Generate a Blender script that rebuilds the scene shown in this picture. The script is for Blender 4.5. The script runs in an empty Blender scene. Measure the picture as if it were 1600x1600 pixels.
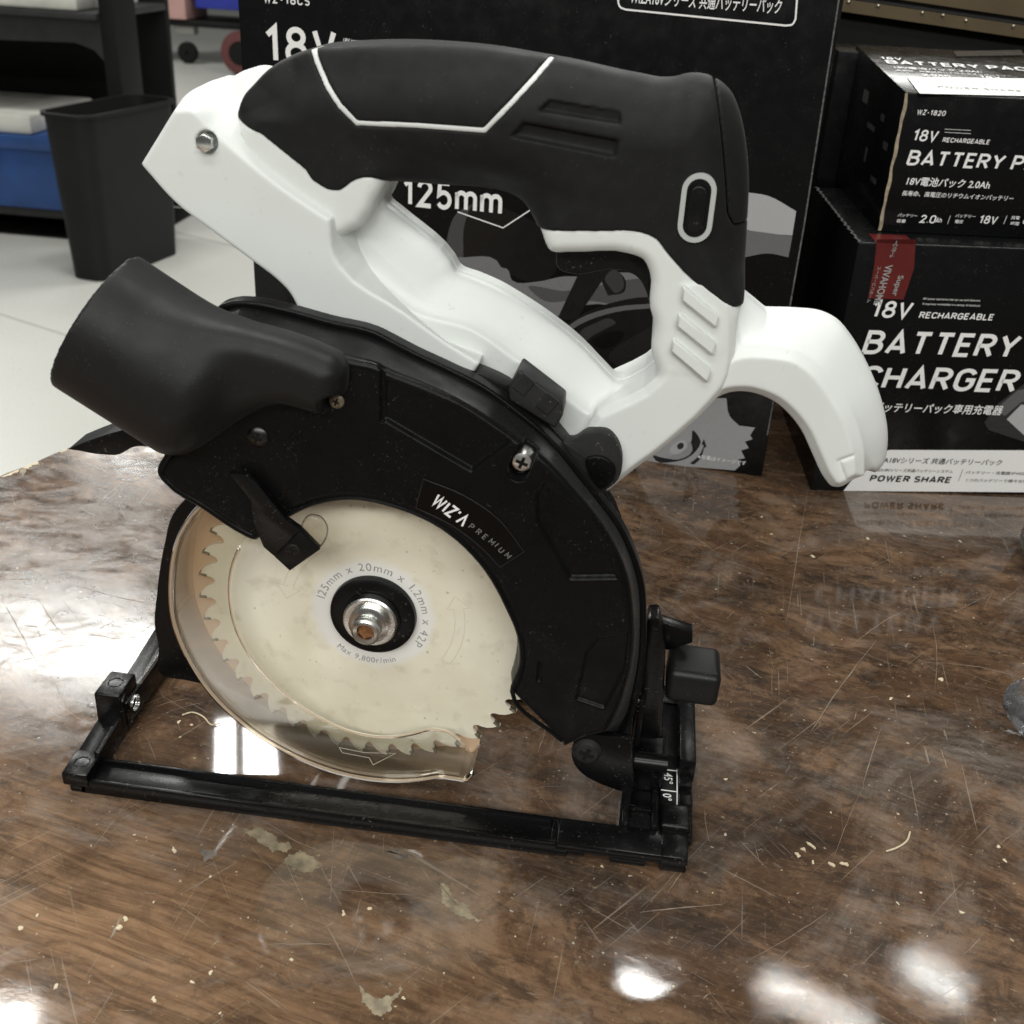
import bpy, bmesh, math, random
import numpy as np
from mathutils import Vector, Matrix
random.seed(7); RNG = np.random.default_rng(7)
sc = bpy.context.scene
COL = sc.collection
MM = 0.001                                    # everything below is written in millimetres

# ------------------------------------------------------------------ camera (solved from the photo's vanishing points)
def nrm(v): return v/np.linalg.norm(v)
F = 1745.0; CAM_H = 287.0
_down = nrm(np.array([-188.0, 3300.0, F]))
def _ray(x, y): return np.array([x-800.0, y-800.0, F])
def _tab(x, y): r = _ray(x, y); return r*CAM_H/np.dot(r, _down)
_A = _tab(150, 1238); _B = _tab(1075, 1362)
_X = nrm(_B-_A); _Z = -_down; _Y = nrm(np.cross(_Z, _X)); R = np.array([_X, _Y, _Z])
C = -R@_A
def U(x, y, Y):                               # image point -> world point on the plane y = Y
    r = R@_ray(x, y); return C+r*((Y-C[1])/r[1])
def T(x, y, z=0.0):                           # image point -> world point on the plane z = z
    r = R@_ray(x, y); return C+r*((z-C[2])/r[2])
def PL(x, y, p0, d):                          # image point -> world point on the upright plane through p0 along d
    n = np.array([-d[1], d[0], 0.0]); r = R@_ray(x, y); return C+r*(np.dot(p0-C, n)/np.dot(r, n))

# ------------------------------------------------------------------ materials
def mat(name, col, rough=0.5, metal=0.0, spec=0.5, dust=0.0, dustcol=(.45, .4, .33), dscale=900, bump=0.0, bscale=1500, var=0.0, vscale=60, coat=0.0, rvar=0.0):
    m = bpy.data.materials.new(name); m.use_nodes = True
    nt = m.node_tree; b = nt.nodes['Principled BSDF']
    b.inputs['Roughness'].default_value = rough; b.inputs['Metallic'].default_value = metal
    b.inputs['Specular IOR Level'].default_value = spec
    b.inputs['Coat Weight'].default_value = coat; b.inputs['Coat Roughness'].default_value = 0.08
    c4 = (*col, 1); b.inputs['Base Color'].default_value = c4
    tc = nt.nodes.new('ShaderNodeTexCoord'); out = None
    def noise(s, det=4):
        n = nt.nodes.new('ShaderNodeTexNoise'); n.inputs['Scale'].default_value = s; n.inputs['Detail'].default_value = det
        nt.links.new(tc.outputs['Object'], n.inputs['Vector']); return n.outputs['Fac']
    def ramp(src, a, b_):
        r = nt.nodes.new('ShaderNodeMapRange'); r.inputs['From Min'].default_value = a; r.inputs['From Max'].default_value = b_
        nt.links.new(src, r.inputs['Value']); return r.outputs['Result']
    def mix(fac, a, b_):
        x = nt.nodes.new('ShaderNodeMix'); x.data_type = 'RGBA'
        nt.links.new(fac, x.inputs['Factor'])
        for s, v in ((6, a), (7, b_)):
            if isinstance(v, tuple): x.inputs[s].default_value = v
            else: nt.links.new(v, x.inputs[s])
        return x.outputs[2]
    cur = c4
    if var > 0:
        lo = tuple(v*(1-var) for v in col)+(1,); hi = tuple(min(1, v*(1+var)) for v in col)+(1,)
        cur = mix(ramp(noise(vscale, 6), .3, .7), lo, hi)
    if dust > 0:
        f1 = ramp(noise(dscale, 2), .66, .74); f2 = ramp(noise(70, 5), .42, .7)
        mu = nt.nodes.new('ShaderNodeMath'); mu.operation = 'MULTIPLY'; nt.links.new(f1, mu.inputs[0]); nt.links.new(f2, mu.inputs[1])
        m2 = nt.nodes.new('ShaderNodeMath'); m2.operation = 'MULTIPLY'; nt.links.new(mu.outputs[0], m2.inputs[0]); m2.inputs[1].default_value = dust
        cur = mix(m2.outputs[0], cur, (*dustcol, 1))
    if not isinstance(cur, tuple): nt.links.new(cur, b.inputs['Base Color'])
    if rvar > 0:
        r = nt.nodes.new('ShaderNodeMapRange'); r.inputs['To Min'].default_value = max(.02, rough-rvar); r.inputs['To Max'].default_value = min(1, rough+rvar)
        r.inputs['From Min'].default_value = .3; r.inputs['From Max'].default_value = .7
        nt.links.new(noise(120, 6), r.inputs['Value']); nt.links.new(r.outputs['Result'], b.inputs['Roughness'])
    if bump > 0:
        bp = nt.nodes.new('ShaderNodeBump'); bp.inputs['Strength'].default_value = 1.0; bp.inputs['Distance'].default_value = bump*MM
        nt.links.new(noise(bscale, 3), bp.inputs['Height']); nt.links.new(bp.outputs['Normal'], b.inputs['Normal'])
    return m

M = {}
M['white'] = mat('white_plastic', (.74, .765, .745), .42, rvar=.08, bump=.012, bscale=1800, var=.015, dust=.25, dustcol=(.3, .28, .24), dscale=500)
def sheen(m, w_, r=.4):
    b = m.node_tree.nodes['Principled BSDF']; b.inputs['Sheen Weight'].default_value = w_; b.inputs['Sheen Roughness'].default_value = r; b.inputs['Sheen Tint'].default_value = (1, 1, 1, 1)
M['rubber'] = mat('black_rubber', (.0125, .0126, .0124), .60, spec=.13, bump=.03, bscale=2600, dust=.07, rvar=.07, var=.15, vscale=200)
M['guard'] = mat('black_guard_plastic', (.0036, .0037, .0038), .32, spec=.13, bump=.02, bscale=2200, dust=.22, rvar=.12, dscale=1500)
M['spout'] = mat('matte_black_plastic', (.0105, .0105, .0106), .46, spec=.22, bump=.035, bscale=2000, dust=.12, rvar=.06, dscale=1500)
M['metalblk'] = mat('black_painted_metal', (.0035, .0035, .0038), .27, spec=.30, dust=.3, rvar=.03)
M['lever'] = mat('worn_grey_black_plastic', (.020, .020, .0195), .5, spec=.3, dust=.5, rvar=.1, var=.2, vscale=150)
M['black'] = mat('black_plastic', (.004, .004, .0043), .35, spec=.22, dust=.4, rvar=.1)
M['gloss'] = mat('gloss_black_label', (.003, .003, .0033), .15, spec=.22, rvar=.04)
M['knob'] = mat('satin_black_knob', (.009, .0095, .0095), .42, spec=.32, dust=.3, bump=.02)
M['steel'] = mat('zinc_steel', (.62, .62, .60), .27, 1.0, rvar=.12, var=.1, vscale=300)
M['darksteel'] = mat('dark_steel', (.055, .052, .05), .35, 1.0, rvar=.15)
M['rust'] = mat('rusty_steel', (.20, .085, .03), .8, .2, var=.5, vscale=900)
M['dirtmetal'] = mat('dirty_metal', (.26, .22, .16), .5, .6, var=.5, vscale=700)
M['stripe'] = mat('white_trim', (.64, .655, .64), .45)
M['ring'] = mat('grey_trim', (.45, .47, .46), .45)
M['print_w'] = mat('white_print', (.90, .89, .88), .5)
M['print_g'] = mat('grey_print', (.34, .34, .33), .5)
M['print_dim'] = mat('dim_grey_print', (.16, .16, .16), .5)
M['print_k'] = mat('black_print', (.02, .02, .02), .45)
M['print_bl'] = mat('worn_grey_blade_print', (.36, .35, .34), .5, var=.35, vscale=900)
M['print_rule'] = mat('faint_blade_print', (.66, .62, .50), .5)
M['carton'] = mat('black_gloss_carton', (.0055, .0058, .006), .24, spec=.20, rvar=.07, bump=.05, bscale=45, dust=.25, dustcol=(.2, .2, .2))
M['cartonedge'] = mat('raw_card_edge', (.34, .28, .2), .8, var=.3, vscale=400)
M['cartonwear'] = mat('scuffed_carton_edge', (.10, .10, .10), .6, var=.6, vscale=500)
M['tape'] = mat('red_tape', (.12, .017, .016), .3, var=.15, bump=.1, bscale=200)
M['joint'] = mat('floor_joint', (.42, .42, .39), .5)
M['floor'] = mat('floor_vinyl', (.56, .56, .52), .35, var=.05, vscale=1.2, rvar=.1)
M['bin'] = mat('grey_black_bin', (.0085, .0087, .0087), .55, spec=.25, var=.15, vscale=12, bump=.3, bscale=300)
M['shelfblk'] = mat('dark_shelf', (.007, .007, .0065), .55, spec=.2, var=.3, vscale=8)
M['shelfgry'] = mat('grey_shelf_metal', (.03, .03, .03), .5, spec=.3, var=.2, vscale=20)
M['paper'] = mat('white_paper', (.6, .59, .54), .7, var=.12, vscale=15)
M['blue'] = mat('blue_plastic', (.016, .062, .215), .4, var=.2, vscale=10)
M['blue2'] = mat('deep_blue_plastic', (.02, .035, .33), .4, var=.1, vscale=8)
M['pink'] = mat('pinkish_board', (.50, .30, .27), .6, var=.1, vscale=6)
M['redwheel'] = mat('dull_red_wheel', (.11, .03, .03), .6)
M['grey_metal'] = mat('grey_metal', (.3, .3, .28), .4, .7)
M['brass'] = mat('brown_rail_paint', (.135, .10, .058), .33, .3, var=.2, vscale=15)
M['rivet'] = mat('bright_rivet', (.6, .55, .45), .3, 1.0)
M['chip'] = mat('cream_bare_patch', (.23, .19, .125), .55, var=.45, vscale=260, dust=.9, dustcol=(.1, .06, .03), dscale=420)
M['scratch'] = mat('pale_scratch', (.21, .165, .12), .5, var=.4, vscale=150)
M['scuffpatch'] = mat('grey_scuff_patch', (.13, .105, .085), .4, var=.6, vscale=220)
M['shaving'] = mat('pale_wood_shaving', (.62, .52, .36), .6)
def art(v, tint=(1, 1, 1.02)): 
    k = 'art%03d' % int(v*1000)
    if k not in M: M[k] = mat('printed_grey_'+k, tuple(v*t for t in tint), .28, rvar=.05)
    return M[k]

def clear_mat(name, tint, fres=1.0, rough=.06, milk=0.0, milkcol=(.5, .4, .3)):
    m = bpy.data.materials.new(name); m.use_nodes = True; nt = m.node_tree; nt.nodes.clear()
    o = nt.nodes.new('ShaderNodeOutputMaterial'); t = nt.nodes.new('ShaderNodeBsdfTransparent'); t.inputs[0].default_value = (*tint, 1)
    g = nt.nodes.new('ShaderNodeBsdfGlossy'); g.inputs['Roughness'].default_value = rough
    d = nt.nodes.new('ShaderNodeBsdfDiffuse'); d.inputs[0].default_value = (*milkcol, 1)
    fr = nt.nodes.new('ShaderNodeFresnel'); fr.inputs['IOR'].default_value = 1.49
    mu = nt.nodes.new('ShaderNodeMath'); mu.operation = 'MULTIPLY'; mu.inputs[1].default_value = fres; nt.links.new(fr.outputs[0], mu.inputs[0])
    m0 = nt.nodes.new('ShaderNodeMixShader'); m0.inputs[0].default_value = milk
    nt.links.new(t.outputs[0], m0.inputs[1]); nt.links.new(d.outputs[0], m0.inputs[2])
    mx = nt.nodes.new('ShaderNodeMixShader'); nt.links.new(mu.outputs[0], mx.inputs[0]); nt.links.new(m0.outputs[0], mx.inputs[1]); nt.links.new(g.outputs[0], mx.inputs[2])
    nt.links.new(mx.outputs[0], o.inputs[0]); return m
M['clear'] = clear_mat('clear_guard_plastic', (.985, .98, .95), .8, .05, .03, (.6, .5, .38))
M['clearrim'] = clear_mat('clear_guard_rim', (.95, .91, .84), 1.2, .06, .36, (.86, .68, .50))
M['dusty'] = clear_mat('dusty_guard_plastic', (.85, .7, .52), .6, .2, .90, (.88, .64, .44))
M['bag'] = clear_mat('clear_polythene', (.95, .95, .96), 1.0, .10, .06, (.8, .8, .8))

sheen(M['rubber'], .06); sheen(M['spout'], .05); sheen(M['guard'], .05)
# blade metal
def blade_material():
    m = mat('coated_blade_steel', (.62, .58, .45), .46, .1); nt = m.node_tree; b = nt.nodes['Principled BSDF']
    tc = nt.nodes.new('ShaderNodeTexCoord'); 
    def nz(s, d): 
        n = nt.nodes.new('ShaderNodeTexNoise'); n.inputs['Scale'].default_value = s; n.inputs['Detail'].default_value = d; nt.links.new(tc.outputs['Object'], n.inputs['Vector']); return n.outputs['Fac']
    def mr(s, a, c, lo=0, hi=1):
        r = nt.nodes.new('ShaderNodeMapRange'); r.inputs['From Min'].default_value = a; r.inputs['From Max'].default_value = c
        r.inputs['To Min'].default_value = lo; r.inputs['To Max'].default_value = hi; nt.links.new(s, r.inputs['Value']); return r.outputs['Result']
    def mx(f, a, c):
        x = nt.nodes.new('ShaderNodeMix'); x.data_type = 'RGBA'; nt.links.new(f, x.inputs['Factor'])
        for s, v in ((6, a), (7, c)):
            if isinstance(v, tuple): x.inputs[s].default_value = v
            else: nt.links.new(v, x.inputs[s])
        return x.outputs[2]
    c = mx(mr(nz(38, 9), .38, .64), (.80, .75, .59, 1), (.90, .86, .70, 1))
    c = mx(mr(nz(16, 5), .48, .66, 0, .6), c, (.93, .91, .80, 1))
    c = mx(mr(nz(130, 6), .56, .70, 0, .45), c, (.60, .54, .40, 1))
    c = mx(mr(nz(420, 3), .66, .74, 0, .6), c, (.30, .25, .15, 1))
    # pale ground ring round the arbor
    ln = nt.nodes.new('ShaderNodeVectorMath'); ln.operation = 'DISTANCE'; nt.links.new(tc.outputs['Object'], ln.inputs[0]); ln.inputs[1].default_value = BLADE_LOCAL
    wob = nt.nodes.new('ShaderNodeMath'); wob.operation = 'MULTIPLY_ADD'; nt.links.new(nz(260, 3), wob.inputs[0]); wob.inputs[1].default_value = .003; nt.links.new(ln.outputs['Value'], wob.inputs[2])
    c = mx(mr(wob.outputs[0], .0245, .0215), c, (.88, .875, .84, 1))
    nt.links.new(c, b.inputs['Base Color']); nt.links.new(mr(nz(90, 5), .3, .7, .30, .52), b.inputs['Roughness'])
    # fine concentric grinding marks
    cm = nt.nodes.new('ShaderNodeCombineXYZ'); sc2 = nt.nodes.new('ShaderNodeMath'); sc2.operation = 'MULTIPLY'; nt.links.new(ln.outputs['Value'], sc2.inputs[0]); sc2.inputs[1].default_value = 2600
    nt.links.new(sc2.outputs[0], cm.inputs[0]); gn = nt.nodes.new('ShaderNodeTexNoise'); gn.noise_dimensions = '3D'; gn.inputs['Scale'].default_value = 1; nt.links.new(cm.outputs[0], gn.inputs['Vector'])
    bp = nt.nodes.new('ShaderNodeBump'); bp.inputs['Distance'].default_value = .00003; bp.inputs['Strength'].default_value = .6; nt.links.new(gn.outputs['Fac'], bp.inputs['Height']); nt.links.new(bp.outputs['Normal'], b.inputs['Normal'])
    return m

# ------------------------------------------------------------------ mesh helpers
def tag(o, label=None, cat=None, group=None, kind=None):
    if label: o['label'] = label
    if cat: o['category'] = cat
    if group: o['group'] = group
    if kind: o['kind'] = kind
    return o
def origin_of(o):
    p = Vector((0, 0, 0))
    while o is not None: p = p+o.location; o = o.parent
    return np.array(p)/MM
def empty(name, loc):
    o = bpy.data.objects.new(name, None); o.empty_display_size = .02; o.location = [v*MM for v in loc]; COL.objects.link(o); return o
def mk(name, v, faces, m, parent=None, smooth=True, angle=35, loc=None):
    v = np.asarray(v, float)
    me = bpy.data.meshes.new(name)
    base = origin_of(parent) if parent else np.array(loc if loc is not None else (0, 0, 0), float)
    vv = (v-base)*MM
    if isinstance(faces, np.ndarray):
        n = len(faces); k = faces.shape[1]
        me.vertices.add(len(vv)); me.vertices.foreach_set('co', vv.astype(np.float32).ravel())
        me.loops.add(n*k); me.loops.foreach_set('vertex_index', faces.astype(np.int32).ravel())
        me.polygons.add(n); me.polygons.foreach_set('loop_start', np.arange(0, n*k, k, dtype=np.int32))
        me.update(calc_edges=True); me.validate()
    else: me.from_pydata([tuple(p) for p in vv], [], [tuple(f) for f in faces])
    if smooth:
        me.shade_smooth()
        if angle: me.set_sharp_from_angle(angle=math.radians(angle))
    for mm_ in (m if isinstance(m, (list, tuple)) else [m]): me.materials.append(mm_)
    o = bpy.data.objects.new(name, me); COL.objects.link(o)
    if parent: o.parent = parent
    elif loc is not None: o.location = [q*MM for q in loc]
    return o
class MB:                                     # collects several shapes into one mesh
    def __init__(s): s.v = []; s.f = []; s.cut = []
    def add(s, v, f):
        s.cut.append((len(s.v), len(s.f))); o = len(s.v); s.v += [tuple(p) for p in v]; s.f += [tuple(i+o for i in q) for q in f]; return s
    def build(s, name, m, parent=None, **k): return mk(name, np.array(s.v), s.f, m, parent, **k)
    def build_each(s, name, m, parent=None, **k):      # every added shape as an object of its own
        c = s.cut+[(len(s.v), len(s.f))]
        for (a, fa), (b, fb) in zip(c, c[1:]):
            if fb > fa: mk(name, np.array(s.v[a:b]), [tuple(i-a for i in q) for q in s.f[fa:fb]], m, parent, **k)
def bm_out(bm):
    bm.normal_update(); bm.verts.index_update()
    v = [tuple(p.co) for p in bm.verts]; f = [tuple(q.index for q in p.verts) for p in bm.faces]; bm.free(); return v, f
def box(c, s, bev=0.5, rot=None, seg=2):
    bm = bmesh.new(); bmesh.ops.create_cube(bm, size=1)
    for p in bm.verts: p.co = Vector((p.co.x*s[0], p.co.y*s[1], p.co.z*s[2]))
    if bev > 0: bmesh.ops.bevel(bm, geom=bm.edges[:], offset=bev, segments=seg, affect='EDGES', profile=.5)
    mtx = (rot.to_4x4() if rot is not None else Matrix.Identity(4)); mtx = Matrix.Translation(Vector(c))@mtx
    bm.transform(mtx); return bm_out(bm)
def bb(x0, x1, y0, y1, z0, z1, bev=.5, seg=2): return box(((x0+x1)/2, (y0+y1)/2, (z0+z1)/2), (x1-x0, y1-y0, z1-z0), bev, None, seg)
def prism(poly, y0, y1, bev=.4, seg=2):       # poly: (n,2) of x,z; extruded along y
    bm = bmesh.new()
    vs = [bm.verts.new((p[0], y0, p[1])) for p in poly]; f = bm.faces.new(vs)
    r = bmesh.ops.extrude_face_region(bm, geom=[f])
    for g in r['geom']:
        if isinstance(g, bmesh.types.BMVert): g.co.y = y1
    bmesh.ops.recalc_face_normals(bm, faces=bm.faces[:])
    if bev > 0:
        ed = [e for e in bm.edges if len(e.link_faces) == 2 and e.calc_face_angle(0) > .6]
        bmesh.ops.bevel(bm, geom=ed, offset=bev, segments=seg, affect='EDGES', profile=.5, clamp_overlap=True)
    return bm_out(bm)
def lathe(prof, c, n=48, axis='y', hexr=None): # prof: list of (radius, along axis)
    v = []; f = []
    for (r, h) in prof:
        for k in range(n):
            a = 2*math.pi*k/n
            if axis == 'y': v.append((c[0]+r*math.cos(a), c[1]+h, c[2]+r*math.sin(a)))
            else: v.append((c[0]+r*math.cos(a), c[1]+r*math.sin(a), c[2]+h))
    for i in range(len(prof)-1):
        for k in range(n):
            q = (i*n+k, i*n+(k+1) % n, (i+1)*n+(k+1) % n, (i+1)*n+k)
            f.append(q if axis != 'y' else q[::-1])
    return v, f
def tube(path, r, n=8, closed=False):
    P = [np.array(p, float) for p in path]; v = []; f = []; m = len(P); up = np.array([.13, -.9, .41])
    for i in range(m):
        a = P[i-1] if (i > 0 or closed) else P[i]; b = P[(i+1) % m] if (i < m-1 or closed) else P[i]
        t = nrm(b-a); s = nrm(np.cross(t, up)); w = np.cross(s, t)
        for k in range(n):
            q = 2*math.pi*k/n; v.append(P[i]+r*(math.cos(q)*s+math.sin(q)*w))
    for i in range(m if closed else m-1):
        j = (i+1) % m
        for k in range(n): f.append((i*n+k, i*n+(k+1) % n, j*n+(k+1) % n, j*n+k))
    if not closed: f.append(tuple(range(n))[::-1]); f.append(tuple((m-1)*n+k for k in range(n)))
    return v, f
def curve(pts, closed=True, n=6):             # Hermite curve; a point with a trailing 's' is a corner
    P = [np.array(p[:2], float) for p in pts]; S = [len(p) > 2 and p[-1] == 's' for p in pts]; m = len(P); out = []
    for i in range(m if closed else m-1):
        p1 = P[i]; p2 = P[(i+1) % m]; p0 = P[i-1] if (i > 0 or closed) else p1; p3 = P[(i+2) % m] if (i+2 < m or closed) else p2
        L = np.linalg.norm(p2-p1)+1e-9
        def tan(a, b, c_):
            l1 = np.linalg.norm(b-a)+1e-9; l2 = np.linalg.norm(c_-b)+1e-9
            return ((b-a)/l1*l2+(c_-b)/l2*l1)/(l1+l2)*L
        m1 = (p2-p1) if S[i] or (not closed and i == 0) else tan(p0, p1, p2)
        m2 = (p2-p1) if S[(i+1) % m] or (not closed and i+1 == m-1) else tan(p1, p2, p3)
        for k in range(n):
            t = k/n; out.append((2*t**3-3*t**2+1)*p1+(t**3-2*t**2+t)*m1+(-2*t**3+3*t**2)*p2+(t**3-t**2)*m2)
    if not closed: out.append(P[-1])
    return np.array(out)
def W(pts, Y, n=4, closed=True, raw=False):   # traced outline -> x,z on the plane y = Y
    q = np.array([p[:2] for p in pts], float) if raw else curve(pts, closed, n)
    return np.array([U(a, b, Y)[[0, 2]] for a, b in q])

# ------------------------------------------------------------------ solids from signed distance fields
class Vol:
    def __init__(s, lo, hi, h):
        s.lo = np.array(lo, np.float32); s.h = h
        s.x = np.arange(lo[0], hi[0]+h, h, dtype=np.float32); s.y = np.arange(lo[1], hi[1]+h, h, dtype=np.float32); s.z = np.arange(lo[2], hi[2]+h, h, dtype=np.float32)
        s.X = s.x[:, None, None]; s.Y = s.y[None, :, None]; s.Z = s.z[None, None, :]
    def poly(s, P, closed=True):
        gx, gz = np.meshgrid(s.x, s.z, indexing='ij'); d = np.full(gx.shape, 1e9, np.float32); ins = np.zeros(gx.shape, bool); n = len(P)
        for i in range(n if closed else n-1):
            a = P[i]; b = P[(i+1) % n]; e = b-a; L = float(e@e)+1e-12
            t = np.clip(((gx-a[0])*e[0]+(gz-a[1])*e[1])/L, 0, 1)
            d = np.minimum(d, (gx-a[0]-t*e[0])**2+(gz-a[1]-t*e[1])**2)
            if closed and abs(e[1]) > 1e-9:
                cnd = ((a[1] > gz) != (b[1] > gz)) & (gx < e[0]*(gz-a[1])/e[1]+a[0]); ins ^= cnd
        d = np.sqrt(d); d[ins] *= -1
        return d[:, None, :].astype(np.float32)
    def cap(s, d2, y0, y1, r=1.0):
        r = np.asarray(r, np.float32); a = d2+r; b = np.abs(s.Y-(y0+y1)/2)-(y1-y0)/2+r
        return (np.minimum(np.maximum(a, b), 0)+np.sqrt(np.maximum(a, 0)**2+np.maximum(b, 0)**2)-r).astype(np.float32)
    def cham(s, d2, y0, y1, c=1.5):           # like cap, with a flat chamfer instead of a round
        b = np.abs(s.Y-(y0+y1)/2)-(y1-y0)/2
        return np.maximum(np.maximum(d2, b), (d2+b+c)*.7071).astype(np.float32)
    def mesh(s, d):
        g = d < 0; nx, ny, nz = d.shape; o = np.zeros((nx-1, ny-1, nz-1), np.uint8)
        for i in (0, 1):
            for j in (0, 1):
                for k in (0, 1): o += g[i:nx-1+i, j:ny-1+j, k:nz-1+k]
        cell = np.argwhere((o > 0) & (o < 8)); idx = np.full(o.shape, -1, np.int64); idx[cell[:, 0], cell[:, 1], cell[:, 2]] = np.arange(len(cell))
        acc = np.zeros((len(cell), 3)); cnt = np.zeros(len(cell))
        cr = [(i, j, k) for i in (0, 1) for j in (0, 1) for k in (0, 1)]
        for a in cr:
            for ax in range(3):
                if a[ax]: continue
                b = list(a); b[ax] = 1
                va = d[cell[:, 0]+a[0], cell[:, 1]+a[1], cell[:, 2]+a[2]]; vb = d[cell[:, 0]+b[0], cell[:, 1]+b[1], cell[:, 2]+b[2]]
                m = (va < 0) != (vb < 0); t = np.where(m, va/np.where(m, va-vb, 1), 0)
                p = np.array(a, float)[None, :].repeat(len(cell), 0); p[:, ax] += t; acc += p*m[:, None]; cnt += m
        V = s.lo+s.h*(cell+acc/cnt[:, None]); Fq = []
        for ax in range(3):
            u, w = [(1, 2), (2, 0), (0, 1)][ax]
            sl0 = [slice(1, -1)]*3; sl0[ax] = slice(0, -1); sl1 = [slice(1, -1)]*3; sl1[ax] = slice(1, None)
            a = g[tuple(sl0)]; b = g[tuple(sl1)]
            for sgn in (0, 1):
                e = np.argwhere((a & ~b) if sgn == 0 else (~a & b))
                if len(e) == 0: continue
                e[:, u] += 1; e[:, w] += 1
                q = []
                for (du, dw) in ((-1, -1), (0, -1), (0, 0), (-1, 0)):
                    c_ = e.copy(); c_[:, u] += du; c_[:, w] += dw; q.append(idx[c_[:, 0], c_[:, 1], c_[:, 2]])
                q = np.stack(q, 1); Fq.append(q if sgn == 0 else q[:, ::-1])
        return V, np.concatenate(Fq)
    def build(s, name, d, m, parent, it=2, angle=None):
        V, Fq = s.mesh(d)
        for _ in range(it):                    # light relaxation keeps voxel steps out of the shading
            A = np.zeros_like(V); cnt = np.zeros(len(V))
            for i in range(4):
                j = Fq[:, (i+1) % 4]; np.add.at(A, Fq[:, i], V[j]); np.add.at(cnt, Fq[:, i], 1); np.add.at(A, j, V[Fq[:, i]]); np.add.at(cnt, j, 1)
            V = V+.5*(A/cnt[:, None]-V)
        return mk(name, V, Fq, m, parent, True, angle)
def smin(a, b, k):
    h = np.clip(.5+.5*(b-a)/k, 0, 1); return (b+(a-b)*h-k*h*(1-h)).astype(np.float32)
def sstep(v, a, b): t = np.clip((v-a)/(b-a), 0, 1); return t*t*(3-2*t)

# ------------------------------------------------------------------ lettering
def arc(cx, cy, rx, ry, a0, a1, n=9): return [(cx+rx*math.cos(math.radians(a0+(a1-a0)*i/n)), cy+ry*math.sin(math.radians(a0+(a1-a0)*i/n))) for i in range(n+1)]
def din():
    G = {}
    G['0'] = (.54, [arc(.27, .73, .27, .27, 0, 180)+arc(.27, .27, .27, .27, 180, 360)+['c']])
    G['O'] = (.60, [arc(.30, .70, .30, .30, 0, 180)+arc(.30, .30, .30, .30, 180, 360)+['c']])
    G['1'] = (.34, [[(.02, .78), (.26, 1), (.26, 0)]])
    G['2'] = (.54, [[(.02, .74)]+arc(.27, .73, .25, .27, 165, -20, 10)+[(.02, 0), (.54, 0)]])
    G['5'] = (.54, [[(.50, 1), (.08, 1), (.05, .52)]+arc(.26, .31, .27, .31, 130, -150, 12)])
    G['8'] = (.56, [arc(.28, .77, .23, .23, 0, 360, 18)[:-1]+['c'], arc(.28, .27, .28, .27, 0, 360, 18)[:-1]+['c']])
    G['4'] = (.56, [[(.30, 1), (.0, .22), (.56, .22)], [(.42, .5), (.42, 0)]])
    G['V'] = (.60, [[(0, 1), (.30, 0), (.60, 1)]]); G['A'] = (.62, [[(0, 0), (.31, 1), (.62, 0)], [(.10, .26), (.52, .26)]])
    G['Λ'] = (.62, [[(0, 0), (.31, 1), (.62, 0)]])
    G['B'] = (.56, [[(0, 0), (0, 1), (.30, 1)]+arc(.30, .77, .22, .23, 90, -90)+[(0, .54)], [(.3, .54)]+arc(.30, .27, .26, .27, 90, -90)+[(0, 0)]])
    G['T'] = (.56, [[(0, 1), (.56, 1)], [(.28, 1), (.28, 0)]]); G['E'] = (.48, [[(.48, 1), (0, 1), (0, 0), (.48, 0)], [(0, .52), (.42, .52)]])
    G['R'] = (.56, [[(0, 0), (0, 1), (.28, 1)]+arc(.28, .75, .26, .25, 90, -90)+[(0, .5)], [(.28, .5), (.55, 0)]])
    G['P'] = (.54, [[(0, 0), (0, 1), (.28, 1)]+arc(.28, .74, .26, .26, 90, -90)+[(0, .48)]])
    G['Y'] = (.60, [[(0, 1), (.30, .45), (.60, 1)], [(.30, .45), (.30, 0)]])
    G['C'] = (.56, [arc(.29, .70, .29, .30, 15, 180)+arc(.29, .30, .29, .30, 180, 345)])
    G['G'] = (.58, [arc(.29, .70, .29, .30, 20, 180)+arc(.29, .30, .29, .30, 180, 360)+[(.58, .5), (.32, .5)]])
    G['H'] = (.56, [[(0, 0), (0, 1)], [(.56, 0), (.56, 1)], [(0, .52), (.56, .52)]])
    G['K'] = (.56, [[(0, 0), (0, 1)], [(.54, 1), (.02, .42)], [(.2, .6), (.56, 0)]]); G['L'] = (.46, [[(0, 1), (0, 0), (.46, 0)]])
    G['S'] = (.54, [arc(.27, .76, .25, .24, 35, 180, 9)+arc(.27, .76, .25, .24, 180, 255, 4)+[(.36, .49)]+arc(.27, .26, .27, .26, 60, -145, 10)])
    G['W'] = (.86, [[(0, 1), (.21, 0), (.43, .95), (.65, 0), (.86, 1)]]); G['M'] = (.66, [[(0, 0), (0, 1), (.33, .35), (.66, 1), (.66, 0)]])
    G['Z'] = (.52, [[(0, 1), (.52, 1), (0, 0), (.52, 0)]]); G['I'] = (.02, [[(0, 0), (0, 1)]]); G['U'] = (.56, [[(0, 1), (0, .28)]+arc(.28, .28, .28, .28, 180, 360)+[(.56, 1)]])
    G['N'] = (.58, [[(0, 0), (0, 1), (.58, 0), (.58, 1)]])
    G['-'] = (.34, [[(.04, .45), (.32, .45)]]); G['.'] = (.02, [[(.0, 0), (.0, .06)]]); G["'"] = (.02, [[(.02, 1), (.0, .76)]])
    G['m'] = (.80, [[(0, 0), (0, .68)], [(0, .5)]+arc(.2, .48, .2, .2, 180, 0)+[(.4, 0)], [(.4, .5)]+arc(.6, .48, .2, .2, 180, 0)+[(.8, 0)]])
    G['h'] = (.46, [[(0, 0), (0, 1)], [(0, .46)]+arc(.23, .45, .23, .23, 180, 0)+[(.46, 0)]])
    return G
DIN = din()
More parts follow.
